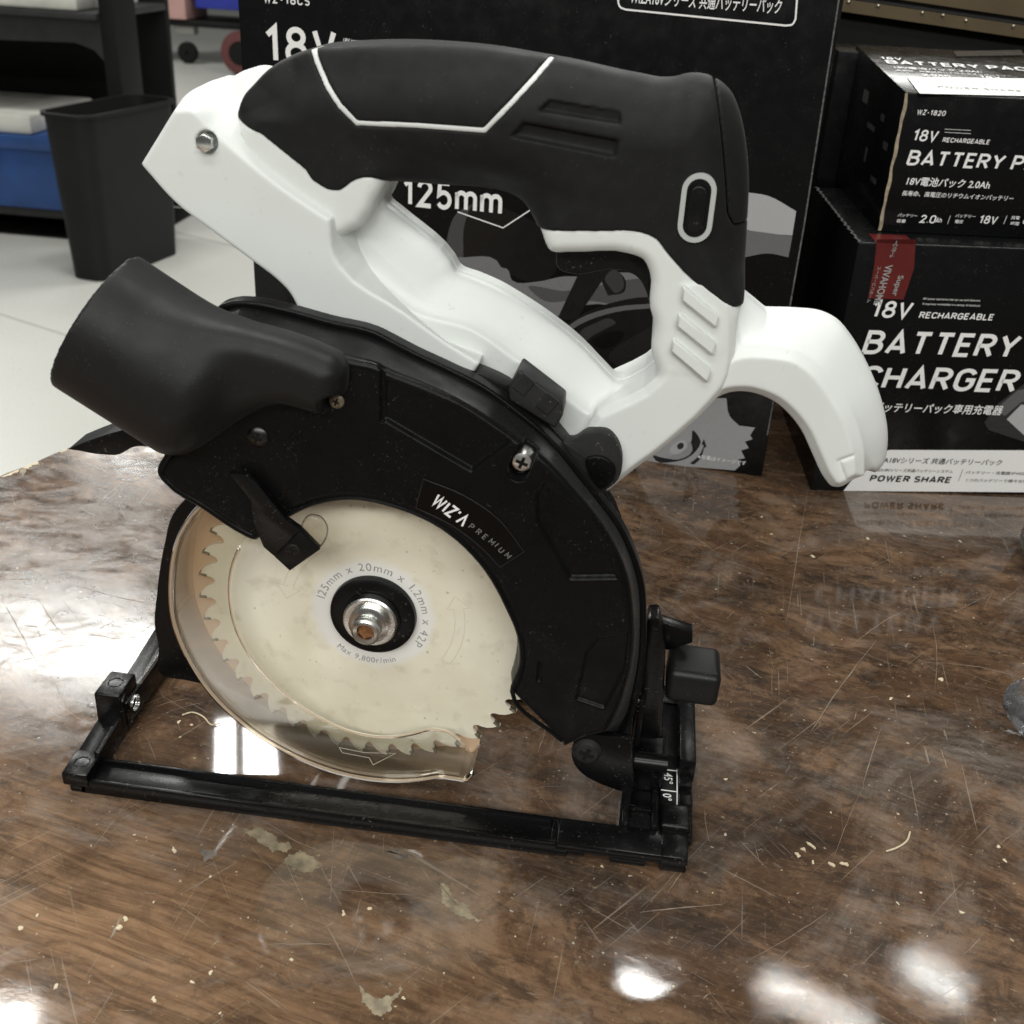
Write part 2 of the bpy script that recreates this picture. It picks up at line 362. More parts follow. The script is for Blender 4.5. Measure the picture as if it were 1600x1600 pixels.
def stroke(pts, w):
    cl = pts[-1] == 'c'; P = [np.array(p, float) for p in (pts[:-1] if cl else pts)]
    Q = [P[0]]
    for p in P[1:]:
        if np.linalg.norm(p-Q[-1]) > 1e-4: Q.append(p)
    P = Q; n = len(P); L = []; Rr = []
    for i in range(n):
        a = P[i-1] if (i or cl) else None; b = P[(i+1) % n] if (i < n-1 or cl) else None
        t1 = nrm(P[i]-a) if a is not None else None; t2 = nrm(b-P[i]) if b is not None else None
        if t1 is None: nn = np.array([-t2[1], t2[0]]); k = 1
        elif t2 is None: nn = np.array([-t1[1], t1[0]]); k = 1
        else:
            nn = np.array([-t1[1], t1[0]])+np.array([-t2[1], t2[0]]); nn = nrm(nn) if np.linalg.norm(nn) > 1e-6 else np.array([-t2[1], t2[0]])
            k = min(2.4, 1/max(.3, nn@np.array([-t2[1], t2[0]])))
        L.append(P[i]+nn*w/2*k); Rr.append(P[i]-nn*w/2*k)
    v = L+Rr; f = [(i, i+n, (i+1) % n+n, (i+1) % n) for i in range(n if cl else n-1)]
    return v, f
def din_geo(s, size, w=.155, gap=.17, shear=0.0, xs=1.0):
    v = []; f = []; x = 0; layer = 0
    for ch in s:
        if ch == ' ': x += .34; continue
        wd, st = DIN[ch]
        for p in st:
            pts = [q if q == 'c' else (x+w/2+q[0]*xs, w/2+q[1]*(1-w)) for q in p]
            a, b = stroke(pts, w); o = len(v); layer += 1
            v += [((q[0]+shear*q[1])*size, q[1]*size, .012*(layer % 3)) for q in a]; f += [tuple(i+o for i in q) for q in b]
        x += wd*xs+w+gap
    return v, f, x*size
def font_geo(s, size, shear=0.0, off=0.0, space=1.0, align='LEFT'):
    c = bpy.data.curves.new('lettering_source', 'FONT'); c.body = s; c.size = 1; c.shear = shear; c.offset = off; c.space_character = space; c.align_x = align; c.resolution_u = 3
    o = bpy.data.objects.new('lettering_source', c); COL.objects.link(o); dg = bpy.context.evaluated_depsgraph_get(); dg.update()
    me = bpy.data.meshes.new_from_object(o.evaluated_get(dg))
    v = [(p.co.x*size, p.co.y*size, 0) for p in me.vertices]; f = [tuple(p.vertices) for p in me.polygons]
    bpy.data.objects.remove(o); bpy.data.curves.remove(c); bpy.data.meshes.remove(me)
    return v, f, max([p[0] for p in v]+[0])
def place(v, p0, ux, uy):                     # flat lettering coordinates -> world (third coordinate lifts it off the surface)
    p0 = np.array(p0, float); ux = nrm(np.array(ux, float)); uy = nrm(np.array(uy, float)); n = np.cross(ux, uy)
    return [p0+ux*a+uy*b+n*c for a, b, c in v]

# ------------------------------------------------------------------ table
GRAIN = -13.0
tmat = bpy.data.materials.new('worn_dark_laminate'); tmat.use_nodes = True
def table_material():
    nt = tmat.node_tree; N = nt.nodes; Lk = nt.links; b = N['Principled BSDF']; tc = N.new('ShaderNodeTexCoord')
    def mapping(scale, rz=0.0, loc=(0, 0, 0)):
        m = N.new('ShaderNodeMapping'); m.vector_type = 'TEXTURE'; m.inputs['Scale'].default_value = [1/q for q in scale]; m.inputs['Rotation'].default_value = (0, 0, rz); m.inputs['Location'].default_value = loc
        Lk.new(tc.outputs['Object'], m.inputs['Vector']); return m.outputs[0]
    def noise(vec, s=1.0, d=5, rough=.55, dist=0.0):
        n = N.new('ShaderNodeTexNoise'); n.inputs['Scale'].default_value = s; n.inputs['Detail'].default_value = d; n.inputs['Roughness'].default_value = rough; n.inputs['Distortion'].default_value = dist
        Lk.new(vec, n.inputs['Vector']); return n.outputs['Fac']
    def mr(s, a, c, lo=0.0, hi=1.0):
        r = N.new('ShaderNodeMapRange'); r.inputs['From Min'].default_value = a; r.inputs['From Max'].default_value = c; r.inputs['To Min'].default_value = lo; r.inputs['To Max'].default_value = hi
        Lk.new(s, r.inputs['Value']); return r.outputs['Result']
    def mix(f, a, c):
        x = N.new('ShaderNodeMix'); x.data_type = 'RGBA'; Lk.new(f, x.inputs['Factor'])
        for s, v in ((6, a), (7, c)):
            if isinstance(v, tuple): x.inputs[s].default_value = (*v, 1)
            else: Lk.new(v, x.inputs[s])
        return x.outputs[2]
    def math_(op, a, c):
        x = N.new('ShaderNodeMath'); x.operation = op
        for i, v in enumerate((a, c)):
            if isinstance(v, (int, float)): x.inputs[i].default_value = v
            else: Lk.new(v, x.inputs[i])
        return x.outputs[0]
    def mix_f(f, a, v):
        x = N.new('ShaderNodeMix'); x.data_type = 'FLOAT'; Lk.new(f, x.inputs[0]); Lk.new(a, x.inputs[2]); x.inputs[3].default_value = v; return x.outputs[0]
    rz = math.radians(GRAIN)
    sep = N.new('ShaderNodeSeparateXYZ'); Lk.new(tc.outputs['Object'], sep.inputs[0])
    wn = N.new('ShaderNodeTexNoise'); wn.inputs['Scale'].default_value = 7.0; wn.inputs['Detail'].default_value = 2; Lk.new(tc.outputs['Object'], wn.inputs['Vector'])
    w1 = N.new('ShaderNodeVectorMath'); w1.operation = 'MULTIPLY_ADD'; Lk.new(wn.outputs['Color'], w1.inputs[0]); w1.inputs[1].default_value = (.022, .022, 0); Lk.new(tc.outputs['Object'], w1.inputs[2])
    def wmap(scale, rz=0.0, loc=(0, 0, 0)):
        m = N.new('ShaderNodeMapping'); m.vector_type = 'TEXTURE'; m.inputs['Scale'].default_value = [1/q for q in scale]; m.inputs['Rotation'].default_value = (0, 0, rz); m.inputs['Location'].default_value = loc
        Lk.new(w1.outputs[0], m.inputs['Vector']); return m.outputs[0]
    grain = noise(wmap((26, 420, 26), rz), 1, 7, .68, .5); fine = noise(wmap((60, 1150, 60), rz, (.4, .1, 0)), 1, 4, .65, .25)
    bands = noise(wmap((5, 34, 5), rz, (.3, .2, 0)), 1, 8, .66, 1.4); blot = noise(wmap((17, 27, 17), rz, (2, 1, 0)), 1, 10, .72, 1.2); blot2 = noise(mapping((52, 90, 52), rz, (1, 4, 0)), 1, 8, .74, .8)
    c = mix(mr(bands, .30, .72), (.044, .0265, .0170), (.122, .067, .036))
    c = mix(mr(blot, .48, .58, 0, .9), c, (.180, .108, .064))
    c = mix(mr(noise(mapping((11, 17, 11), rz, (6, 2, 0)), 1, 9, .70, 1.0), .52, .60, 0, .75), c, (.034, .024, .0175))
    c = mix(mr(blot2, .53, .62, 0, .70), c, (.022, .016, .0125))
    c = mix(mr(grain, .47, .70, 0, .34), c, (.030, .021, .0155))
    c = mix(mr(fine, .52, .72, 0, .28), c, (.22, .145, .09))
    pep = noise(mapping((300, 380, 300), rz, (2, 2, 0)), 1, 7, .75, .6); pep2 = noise(mapping((95, 120, 95), .3, (4, 2, 0)), 1, 7, .72, 1.0)
    c = mix(mr(pep2, .53, .64, 0, .55), c, (.040, .026, .018))
    c = mix(mr(pep, .56, .66, 0, .5), c, (.022, .015, .012)); c = mix(mr(pep, .43, .36, 0, .45), c, (.235, .165, .105))
    # warmer, more worn zone at the front left
    zone = math_('MULTIPLY', mr(sep.outputs['X'], .20, -.02), mr(sep.outputs['Y'], .05, -.05))
    zn = mr(noise(mapping((20, 30, 20), rz, (8, 3, 0)), 1, 9, .7, 1.0), .40, .58, .25, .95)
    c = mix(math_('MULTIPLY', math_('MULTIPLY', zone, zn), .92), c, mix(mr(grain, .42, .60), (.34, .205, .115), (.16, .092, .050)))
    # pale grey scuffing rubbed into the lacquer, broken up along the grain
    bloom = noise(mapping((9, 13, 9), .45, (1, 2, 0)), 1, 10, .74, 1.3); brk = noise(mapping((90, 260, 90), rz, (3, 3, 0)), 1, 5, .7, .3)
    c = mix(math_('MULTIPLY', mr(bloom, .50, .64, 0, .44), mr(brk, .36, .60, .25, 1)), c, (.26, .222, .192))
    nick = noise(mapping((420, 420, 420)), 1, 2, .5); nick2 = noise(mapping((60, 60, 60), 0, (3, 1, 0)), 1, 3, .5)
    c = mix(math_('MULTIPLY', mr(nick, .68, .73), mr(nick2, .46, .60, 0, .8)), c, (.52, .45, .35))
    nk3 = noise(mapping((150, 210, 150), .8, (7, 1, 0)), 1, 6, .72, .6); c = mix(math_('MULTIPLY', mr(nk3, .66, .71, 0, .75), mr(bloom, .44, .56)), c, (.42, .355, .27))
    for ang, seed in ((.9, 1.7), (-.5, 4.1), (2.2, 7.7), (1.5, 3.3)):
        s1 = noise(mapping((14, 900, 14), ang, (seed, seed*.7, 0)), 1, 2, .4, .25); s2 = noise(mapping((26, 26, 26), 0, (seed, 0, 0)), 1, 3, .5)
        c = mix(math_('MULTIPLY', mr(s1, .685, .71), mr(s2, .48, .60, 0, .45)), c, (.33, .27, .21))
    Lk.new(c, b.inputs['Base Color'])
    scuff = noise(mapping((16, 24, 16), .3, (5, 5, 0)), 1, 10, .76, 1.6)
    rg = mr(scuff, .46, .60, .04, .085)
    hazy = math_('MULTIPLY', mr(sep.outputs['X'], .02, -.05), mr(noise(mapping((34, 70, 34), .2, (3, 6, 0)), 1, 9, .74, 1.0), .42, .62, .07, .19)); rg = math_('ADD', rg, hazy)
    rg = math_('ADD', rg, mr(brk, .52, .68, 0, .04))
    inner = math_('MULTIPLY', mr(sep.outputs['X'], -.012, .004), mr(sep.outputs['Y'], .006, .014))    # unworn lacquer inside the saw's base frame
    inner = math_('MULTIPLY', inner, mr(sep.outputs['X'], .13, .09)); inner = math_('MULTIPLY', inner, mr(sep.outputs['Y'], .10, .08))
    rg = mix_f(inner, rg, .035)
    Lk.new(rg, b.inputs['Roughness'])
    b.inputs['Coat Weight'].default_value = 0.0; b.inputs['Specular IOR Level'].default_value = .62
    wav = noise(mapping((11, 11, 11), 0, (9, 3, 0)), 1, 2, .4, .2)
    bp = N.new('ShaderNodeBump'); bp.inputs['Distance'].default_value = .0007; Lk.new(mr(inner, 0, 1, .24, .06), bp.inputs['Strength']); Lk.new(wav, bp.inputs['Height'])
    bp2 = N.new('ShaderNodeBump'); bp2.inputs['Distance'].default_value = .000022; Lk.new(mr(inner, 0, 1, .7, .1), bp2.inputs['Strength']); Lk.new(blot2, bp2.inputs['Height']); Lk.new(bp.outputs['Normal'], bp2.inputs['Normal'])
    bp3 = N.new('ShaderNodeBump'); bp3.inputs['Distance'].default_value = .000003; Lk.new(mr(inner, 0, 1, .5, .05), bp3.inputs['Strength']); Lk.new(fine, bp3.inputs['Height']); Lk.new(bp2.outputs['Normal'], bp3.inputs['Normal'])
    Lk.new(bp3.outputs['Normal'], b.inputs['Normal'])
table_material()

E0 = T(0, 745)[:2]; E1 = T(200, 660)[:2]; ed = nrm(E1-E0)
def edge_at(y): return E0+ed*((y-E0[1])/ed[1])
table = empty('work_table', (0, 0, 0)); tag(table, 'worn dark brown wood laminate table under the saw and boxes', 'table')
nseg = 90; pts = []
for i in range(nseg+1):
    y = -420+1200*i/nseg; e = edge_at(y)
    pts.append((e[0]+(RNG.random()-.5)*1.6+(2.5 if RNG.random() > .85 else 0), y))
poly = [(1200, -420)]+[(1200, 780)]+[tuple(p) for p in pts[::-1]]
v = [(p[0], p[1], 0) for p in poly]+[(p[0], p[1], -28) for p in poly]; n = len(poly)
f = [tuple(range(n)), tuple(range(2*n-1, n-1, -1))]+[(i, i+n, (i+1) % n+n, (i+1) % n) for i in range(n)]
mk('tabletop', v, f, tmat, table, False)
lg = MB()
for (x, y) in ((1120, -340), (1120, 700)): lg = MB().add(*bb(x-25, x+25, y-25, y+25, -700, -28, 2)); lg.build('leg', M['shelfblk'], table)
for y in (-340, 700):
    e = edge_at(y); MB().add(*bb(e[0]+60, e[0]+110, y-25, y+25, -700, -28, 2)).build('leg', M['shelfblk'], table)

def patch(c, r, asp=1.0, rot=0.0, n=26, jag=.35, z=.05):
    a = np.linspace(0, 2*math.pi, n, endpoint=False); rr = r*(1+jag*(RNG.random(n)-.5)*1.6+.25*np.sin(2*a+RNG.random()*6))
    x = rr*np.cos(a)*asp; y = rr*np.sin(a); co, si = math.cos(rot), math.sin(rot)
    return [(c[0]+p*co-q*si, c[1]+p*si+q*co, z) for p, q in zip(x, y)]
def tpoly(pp, z=.05, amp=.28, lev=4):         # traced patch with a torn, fractal outline
    P = [np.array(p, float) for p in pp]
    for l in range(lev):
        Q = []
        for i in range(len(P)):
            a = P[i]; b_ = P[(i+1) % len(P)]; d = b_-a; Q += [a, (a+b_)/2+np.array([-d[1], d[0]])*(RNG.random()-.5)*amp*2]
        P = Q
    return [T(a, b_, z) for a, b_ in P]
for pp in ([(382, 1294), (400, 1293), (425, 1302), (448, 1316), (455, 1326), (440, 1330), (415, 1322), (400, 1310)],
           [(452, 1334), (470, 1328), (490, 1338), (508, 1352), (490, 1360), (468, 1362), (448, 1352)],
           [(684, 1378), (694, 1380), (702, 1392), (725, 1410), (752, 1436), (748, 1444), (730, 1436), (705, 1424), (690, 1404)],
           [(560, 1540), (580, 1556), (615, 1556), (626, 1540), (612, 1574), (590, 1586), (572, 1572)],
           [(140, 1122), (160, 1114), (158, 1124), (146, 1130)] if False else [(30, 738), (60, 722), (62, 727), (36, 744)]):
    p = tpoly(pp); mk('bare_patch', p, [tuple(range(len(p)))], M['chip'], table, False)
for pp in ([(310, 1330), (335, 1326), (338, 1338), (318, 1346)], [(600, 1330), (622, 1326), (640, 1336), (618, 1344)]):
    p = tpoly(pp); mk('bare_patch', p, [tuple(range(len(p)))], M['scuffpatch'], table, False)
# chips along the far left edge
ch = MB()
for (a, b, w) in ((0, 30, 3), (34, 58, 4), (92, 104, 2.5), (150, 176, 4), (176, 200, 2)):
    top = []; bot = []
    for k in range(9):
        t = a+(b-a)*k/8; x = t; y = 745-85*t/200
        q = T(x, y, .08); wd = w*(.3+.9*RNG.random())*(1 if 0 < k < 8 else .1)
        top.append(q+np.array([ed[1], -ed[0], 0])*.4); bot.append(q+np.array([ed[1], -ed[0], 0])*(.4+wd))
    ch.add(top+bot, [(k, k+1, k+10, k+9) for k in range(8)])
ch.build_each('edge_chip', M['shaving'], table, smooth=False)
# scratches (one mesh: surface marks) and pale nicks
sc_ = MB()
def scr(pix, w=.3, z=.06):
    P = [T(x, y, z) for x, y in pix]; L = []; Rr = []; n = len(P)
    for i in range(n):
        t = nrm((P[min(i+1, n-1)]-P[max(i-1, 0)])[:2]); nn = np.array([-t[1], t[0], 0]); ww = w*(.15+.85*math.sin(math.pi*(i+.3)/(n-.4)))*(.6+.8*RNG.random())/2
        L.append(P[i]+nn*ww); Rr.append(P[i]-nn*ww)
    sc_.add(L+Rr, [(i, i+n, i+1+n, i+1) for i in range(n-1)])
def line(a, b, n=9, j=1.0, bow=0): return [(a[0]+(b[0]-a[0])*t+(RNG.random()-.5)*j-bow*math.sin(math.pi*t)*(b[1]-a[1])/50, a[1]+(b[1]-a[1])*t+(RNG.random()-.5)*j+bow*math.sin(math.pi*t)*(b[0]-a[0])/50) for t in np.linspace(0, 1, n)]
for a, b, w, bow in (((420, 1475), (530, 1475), .35, 0), ((1370, 1000), (1268, 1142), .4, 1), ((1420, 950), (1330, 1010), .35, 2), ((1262, 765), (1228, 975), .3, 0), ((1378, 1135), (1348, 1230), .35, 1), ((1348, 1230), (1300, 1350), .18, 1),
                     ((1600, 1060), (1450, 1035), .3, 2), ((1452, 955), (1460, 1080), .18, -3), ((1128, 1290), (1000, 1430), .15, 1), ((1180, 1250), (1220, 1220), .2, 0), ((1165, 1040), (1190, 1060), .7, 0), ((1444, 1165), (1452, 1195), .8, 0),
                     ((1470, 1170), (1480, 1200), .6, 0), ((1475, 1140), (1480, 1155), .8, 0), ((380, 1275), (690, 1402), .2, 1), ((522, 1288), (516, 1410), .25, 0), ((520, 1390), (690, 1402), .25, 0), ((495, 1420), (560, 1545), .22, -1),
                     ((600, 1300), (598, 1340), .15, 0), ((380, 1310), (450, 1385), .18, 0), ((0, 905), (80, 905), .5, 0), ((10, 945), (40, 930), .5, 0), ((0, 880), (230, 860), .2, 1), ((120, 915), (245, 945), .4, 1), ((60, 935), (90, 985), .5, 0),
                     ((145, 765), (185, 758), .3, 0), ((118, 785), (140, 805), .3, 0), ((215, 790), (235, 762), .4, 1), ((10, 870), (130, 838), .25, 0), ((0, 930), (60, 1040), .4, 0), ((1100, 865), (1170, 830), .2, 1), ((1000, 905), (1150, 940), .15, 1),
                     ((1290, 900), (1400, 870), .22, 2), ((1480, 960), (1560, 920), .22, 1), ((1170, 1500), (1300, 1420), .2, 1), ((1000, 1425), (1130, 1412), .4, 0), ((1560, 1320), (1600, 1290), .2, 0), ((300, 1390), (325, 1370), .3, 2), ((170, 1470), (190, 1430), .7, 1),
                     ((860, 1160), (930, 1120), .15, 0), ((835, 1230), (880, 1228), .2, 0), ((900, 1280), (985, 1210), .3, 1), ((840, 1175), (850, 1150), .25, 0), ((265, 1160), (330, 1120), .25, 1), ((1085, 760), (1120, 770), .3, 0), ((1130, 820), (1190, 800), .2, 1)):
    scr(line(a, b, 12, 1.2, bow), w)
for k in range(60):
    x = RNG.uniform(-20, 260); y = RNG.uniform(760, 1150); a = RNG.choice([.35, -.5, 1.2, -.9])+RNG.normal(0, .15); L = RNG.uniform(20, 110)
    scr(line((x, y), (x+L*math.cos(a), y+L*math.sin(a)*.6), 9, .6, RNG.normal(0, 1.5)), RNG.uniform(.10, .22))
for k in range(100):
    x = RNG.uniform(0, 1600); y = RNG.uniform(760, 1600)
    if 250 < x < 1080 and 760 < y < 1340 and RNG.random() < .6: continue
    a = RNG.normal(2.6, .7); L = RNG.gamma(1.6, 14)+5
    scr(line((x, y), (x+L*math.cos(a), y+L*math.sin(a)*.7), 7, .8, RNG.normal(0, 1.2)), RNG.uniform(.12, .32))
so = sc_.build('scratches', M['scratch'], table, smooth=False); so['kind'] = 'stuff'
# shavings and crumbs lying on the table
sh = MB()
def crumb(x, y, r): 
    c = T(x, y, 0); p = patch(c, r, RNG.uniform(.6, 1.8), RNG.uniform(0, 3), 9, .6, .12); q = [(a[0]*.8+c[0]*.2, a[1]*.8+c[1]*.2, .12+r*.35) for a in p]
    m = len(p); sh.add(p+q, [tuple(range(m, 2*m))]+[(i, (i+1) % m, (i+1) % m+m, i+m) for i in range(m)])
for x, y, r in ((1255, 1328, 1.2), (1268, 1322, 1.0), (1246, 1336, .9), (1270, 1347, .8), (1300, 1352, 1.2), (1318, 1350, 1.0), (1560, 1324, .9), (1502, 1426, .7), (1570, 1345, .6), (1470, 1062, .9), (1392, 1092, .6), (1134, 1218, .6), (1500, 846, .6), (1355, 842, .9), (1270, 870, .9),
                (32, 1451, .8), (272, 1328, .8), (240, 1410, .5), (185, 1450, 1.1), (195, 1436, .9), (300, 1535, .7), (240, 1562, .8), (330, 1520, .7), (455, 1500, .6), (537, 1427, .7), (578, 1420, .6), (88, 1542, .8), (630, 1560, .5), (1205, 835, .9), (1190, 808, .6), (1420, 1088, .5), (280, 1128, .6), (300, 1133, .5), (210, 1305, .4)): crumb(x, y, r)
for a in range(60): crumb(RNG.uniform(0, 1600), RNG.uniform(780, 1600), RNG.gamma(2, .09)+.1)
sho = sh.build('sawdust_crumbs', M['shaving'], None, loc=(150, 0, 0)); tag(sho, 'pale crumbs and wood chips scattered over the brown tabletop', 'debris', kind='stuff')
for nm, pp, w, lb in (('wood_shaving', [(285, 1117), (300, 1113), (318, 1120), (330, 1132), (345, 1130)], .5, 'thin curled pale wood shaving inside the saw base frame'),
                  ('wood_shaving', [(1385, 1330), (1400, 1325), (1418, 1312), (1422, 1300)], .6, 'short curved pale shaving on bare table right of the saw')):
    P = [T(x, y, .35+.5*math.sin(i*1.3)**2) for i, (x, y) in enumerate(curve(pp, False, 5))]
    tag(mk(nm, *tube(P, w*.6, 6), M['shaving'], None, loc=P[0]), lb, 'shaving')

# ------------------------------------------------------------------ the saw
saw = empty('circular_saw', (100, 45, 0)); tag(saw, 'white and black cordless circular saw with clear lower guard standing on the table', 'circular saw')
SA = origin_of(saw)
BC = np.array([96.4, 29.0, 71.8]); BR = 62.5
BLADE_LOCAL = tuple((BC-SA)*MM)

# --- white shell, grip
A_out = W([(400, 153), (418, 128), (440, 104), (470, 85), (500, 75), (540, 71), (600, 68), (680, 69), (760, 75), (840, 87), (900, 97), (960, 110), (1000, 118), (1035, 124), (1055, 123), (1075, 118), (1095, 118), (1117, 125), (1140, 145), (1152, 172), (1162, 222), (1166, 280), (1164, 340), (1161, 400), (1157, 450), (1150, 474), (1140, 520, 's'), (1090, 562, 's'), (1030, 560, 's'),
           (1019, 519), (1023, 481), (1017, 456), (1017, 405), (1007, 385), (985, 376), (900, 374), (868, 372), (854, 344), (842, 325), (824, 305), (795, 291), (760, 284), (700, 278), (650, 271), (622, 269), (612, 285), (600, 312, 's'), (585, 335, 's'), (520, 370, 's'), (480, 360), (440, 325), (430, 270), (400, 190)], 60)
gm = W([(380, 178, 's'), (397, 120, 's'), (440, 60, 's'), (700, 40, 's'), (1200, 60, 's'), (1220, 470, 's'), (1150, 470, 's'), (1141, 467), (1072, 416), (1040, 380), (1026, 362), (1006, 353), (940, 350), (875, 350), (850, 350, 's'), (800, 345, 's'), (690, 318, 's'), (630, 292, 's'), (608, 276), (590, 269), (574, 269), (559, 276), (544, 287), (528, 287), (501, 272, 's'), (491, 256, 's'), (423, 201, 's'), (406, 194)], 50)
def handle(vol):
    a2 = vol.poly(A_out); g2 = vol.poly(gm); return vol.cap(a2, 41, 79, 4+14*sstep(-g2, -4, 12)), g2
vb = Vol((10, 36, 55), (275, 90, 262), .5)
dA, dG2 = handle(vb)
foot = W([(931, 646, 's'), (1026, 592), (1040, 572), (1050, 520), (1060, 440, 's'), (1110, 430, 's'), (1146, 474, 's'), (1150, 530), (1136, 606), (1113, 634, 's'), (1090, 658, 's'), (1031, 708), (990, 738), (947, 773, 's'), (900, 700, 's')], 41)
dF = vb.cham(vb.poly(foot), 40.6, 79, 2.2)
low = [(985, 729, 's'), (945, 768, 's'), (900, 700), (860, 662), (800, 610), (750, 577), (640, 525), (560, 455), (520, 410), (500, 360, 's')]
arm_f = W([(505, 345, 's'), (560, 420), (600, 455), (653, 490), (690, 501), (728, 511), (766, 532), (797, 555), (850, 590), (906, 637), (935, 655)]+low, 46)
arm_m = np.concatenate([W([(540, 300, 's'), (600, 311), (640, 340), (707, 402), (716, 418), (747, 431), (779, 445), (810, 463), (860, 496), (904, 531), (944, 572, 's'), (980, 610, 's')], 62, 4, False), W(low, 46, 4, False)])
yy = np.abs(vb.Y-62); t = sstep(yy, 5, 16)
dE = vb.cap((1-t)*vb.poly(arm_m)+t*vb.poly(arm_f), 46, 78, 1.0)
hk_in = [(1352, 748, 's'), (1337, 754), (1312, 767), (1300, 765), (1291, 755), (1269, 711), (1253, 677), (1231, 649), (1212, 633), (1194, 624), (1169, 617), (1137, 619), (1108, 634, 's'), (1100, 580, 's')]
hk_f = W([(1144, 549), (1212, 546), (1244, 552), (1275, 572), (1306, 611), (1331, 652), (1347, 700)]+hk_in, 42)
hk_m = np.concatenate([W([(1130, 440, 's'), (1156, 452), (1198, 485, 's'), (1244, 486), (1287, 491), (1309, 502), (1331, 527), (1350, 558), (1366, 592), (1378, 630), (1384, 662), (1384, 690), (1379, 714), (1364, 730)], 62, 4, False), W(hk_in[1:], 42, 4, False)])
th = sstep(np.abs(vb.Y-62), 3, 20)
dH = vb.cham((1-th)*vb.poly(hk_m)+th*vb.poly(hk_f), 41.6, 82, 3.0)
mt_low = [(750, 568, 's'), (735, 590, 's'), (690, 600, 's'), (560, 560, 's'), (469, 490, 's'), (450, 456), (431, 437), (394, 409), (331, 362), (275, 319), (219, 257, 's')]
mt_f = W([(272, 173, 's'), (298, 172), (325, 200), (387, 253), (444, 297), (515, 344, 's'), (521, 400), (531, 417), (631, 487), (700, 536)]+mt_low, 38)
mt_m = np.concatenate([W([(296, 150), (306, 141), (330, 128), (347, 121), (364, 122), (380, 113), (394, 106), (416, 106), (436, 119), (480, 210, 's'), (560, 300), (600, 400), (650, 470), (705, 525)], 62, 4, False), W(mt_low, 38, 4, False)])
tm = np.clip((np.abs(vb.Y-62)-6)/18, 0, 1)
dD = vb.cap((1-tm)*vb.poly(mt_m)+tm*vb.poly(mt_f), 38, 86, 1.0)
hc = U(323, 222, 38); hole = np.sqrt((vb.X-hc[0])**2+(vb.Z-hc[2])**2)-3.3; dD = np.maximum(dD, -np.maximum(hole, vb.Y-41))
shell = smin(smin(np.maximum(dA, -(dG2+.25)), dF, 1.5), dE, 3.0)
rc = vb.poly(W([(1310, 718), (1340, 707), (1346, 735), (1322, 752)], 43, raw=True)); dH = np.maximum(dH, -np.maximum(np.abs(rc)-.4, vb.Y-42.4))
shell = np.maximum(shell, -np.maximum(np.abs(vb.Y-61)-.4, -(shell+.45)))
dH = np.maximum(dH, -np.maximum(np.abs(vb.Y-63)-.4, -(dH+.45)))
shell_o = vb.build('body_shell', shell, M['white'], saw, it=1)
for (a, b, c, d) in (((1067, 443), (1124, 493), (1119, 512), (1064, 468)), ((1061, 487), (1119, 535), (1114, 555), (1056, 508)), ((1052, 527), (1112, 577), (1105, 597), (1047, 547))):
    MB().add(*prism(W([a, b, c, d], 40, raw=True), 38.3, 44, .7, 1)).build('rib', M['white'], shell_o)
motor = vb.build('motor_housing', dD, M['white'], saw, it=1)
vb.build('battery_guard', dH, M['white'], saw, it=1)
del dA, dF, dE, dH, dD, shell, hole
vg_ = Vol((44, 38, 168), (212, 83, 258), .5)
dA, dG2 = handle(vg_)
grip_d = np.maximum(dA-.55, dG2)
seam = W([(1117, 100), (1117, 126), (1124, 180), (1132, 260), (1137, 335), (1146, 352), (1190, 356), (1220, 300), (1220, 100)], 47, raw=True)
dS = vg_.poly(seam)
for q, y_ in (([(856, 153), (975, 173), (970, 199), (837, 176)], 43.5), ([(818, 191), (967, 219), (961, 245), (798, 213)], 42.4)):
    p = vg_.poly(W(q, 41, raw=True)); grip_d = np.maximum(grip_d, -np.maximum(p+(vg_.Y-41.0)*.38, vg_.Y-y_))
st3 = np.array([U(x, y, Y)[[0, 2]] for x, y, Y in ((497, 68, 58), (499, 80, 53), (503, 103, 48.5), (513, 131, 45), (533, 164, 42.5), (558, 192, 41.2), (650, 196, 40.7), (757, 204, 40.7), (800, 160, 42.5), (835, 122, 46), (857, 96, 51), (866, 84, 58))])
st2 = vg_.poly(st3, False)
grip_main = np.maximum(np.maximum(grip_d, -(dS-.28)), -np.maximum(st2-.78, np.maximum(vg_.Y-60, -(dA+.3))))
grip = vg_.build('grip', grip_main, M['rubber'], saw, it=3)
vg_.build('grip_cap', np.maximum(grip_d, dS+.22), M['rubber'], saw, it=3)
del dA, grip_d, grip_main
vi = Vol((62, 38, 198), (158, 62, 258), .36)
dA, dG2 = handle(vi); st2 = vi.poly(st3, False)
vi.build('grip_inlay', np.maximum(np.maximum(dA-.42, -.8-dA), np.maximum(np.maximum(st2-.80, vi.Y-60), dG2)), M['stripe'], grip, it=3)
del dA

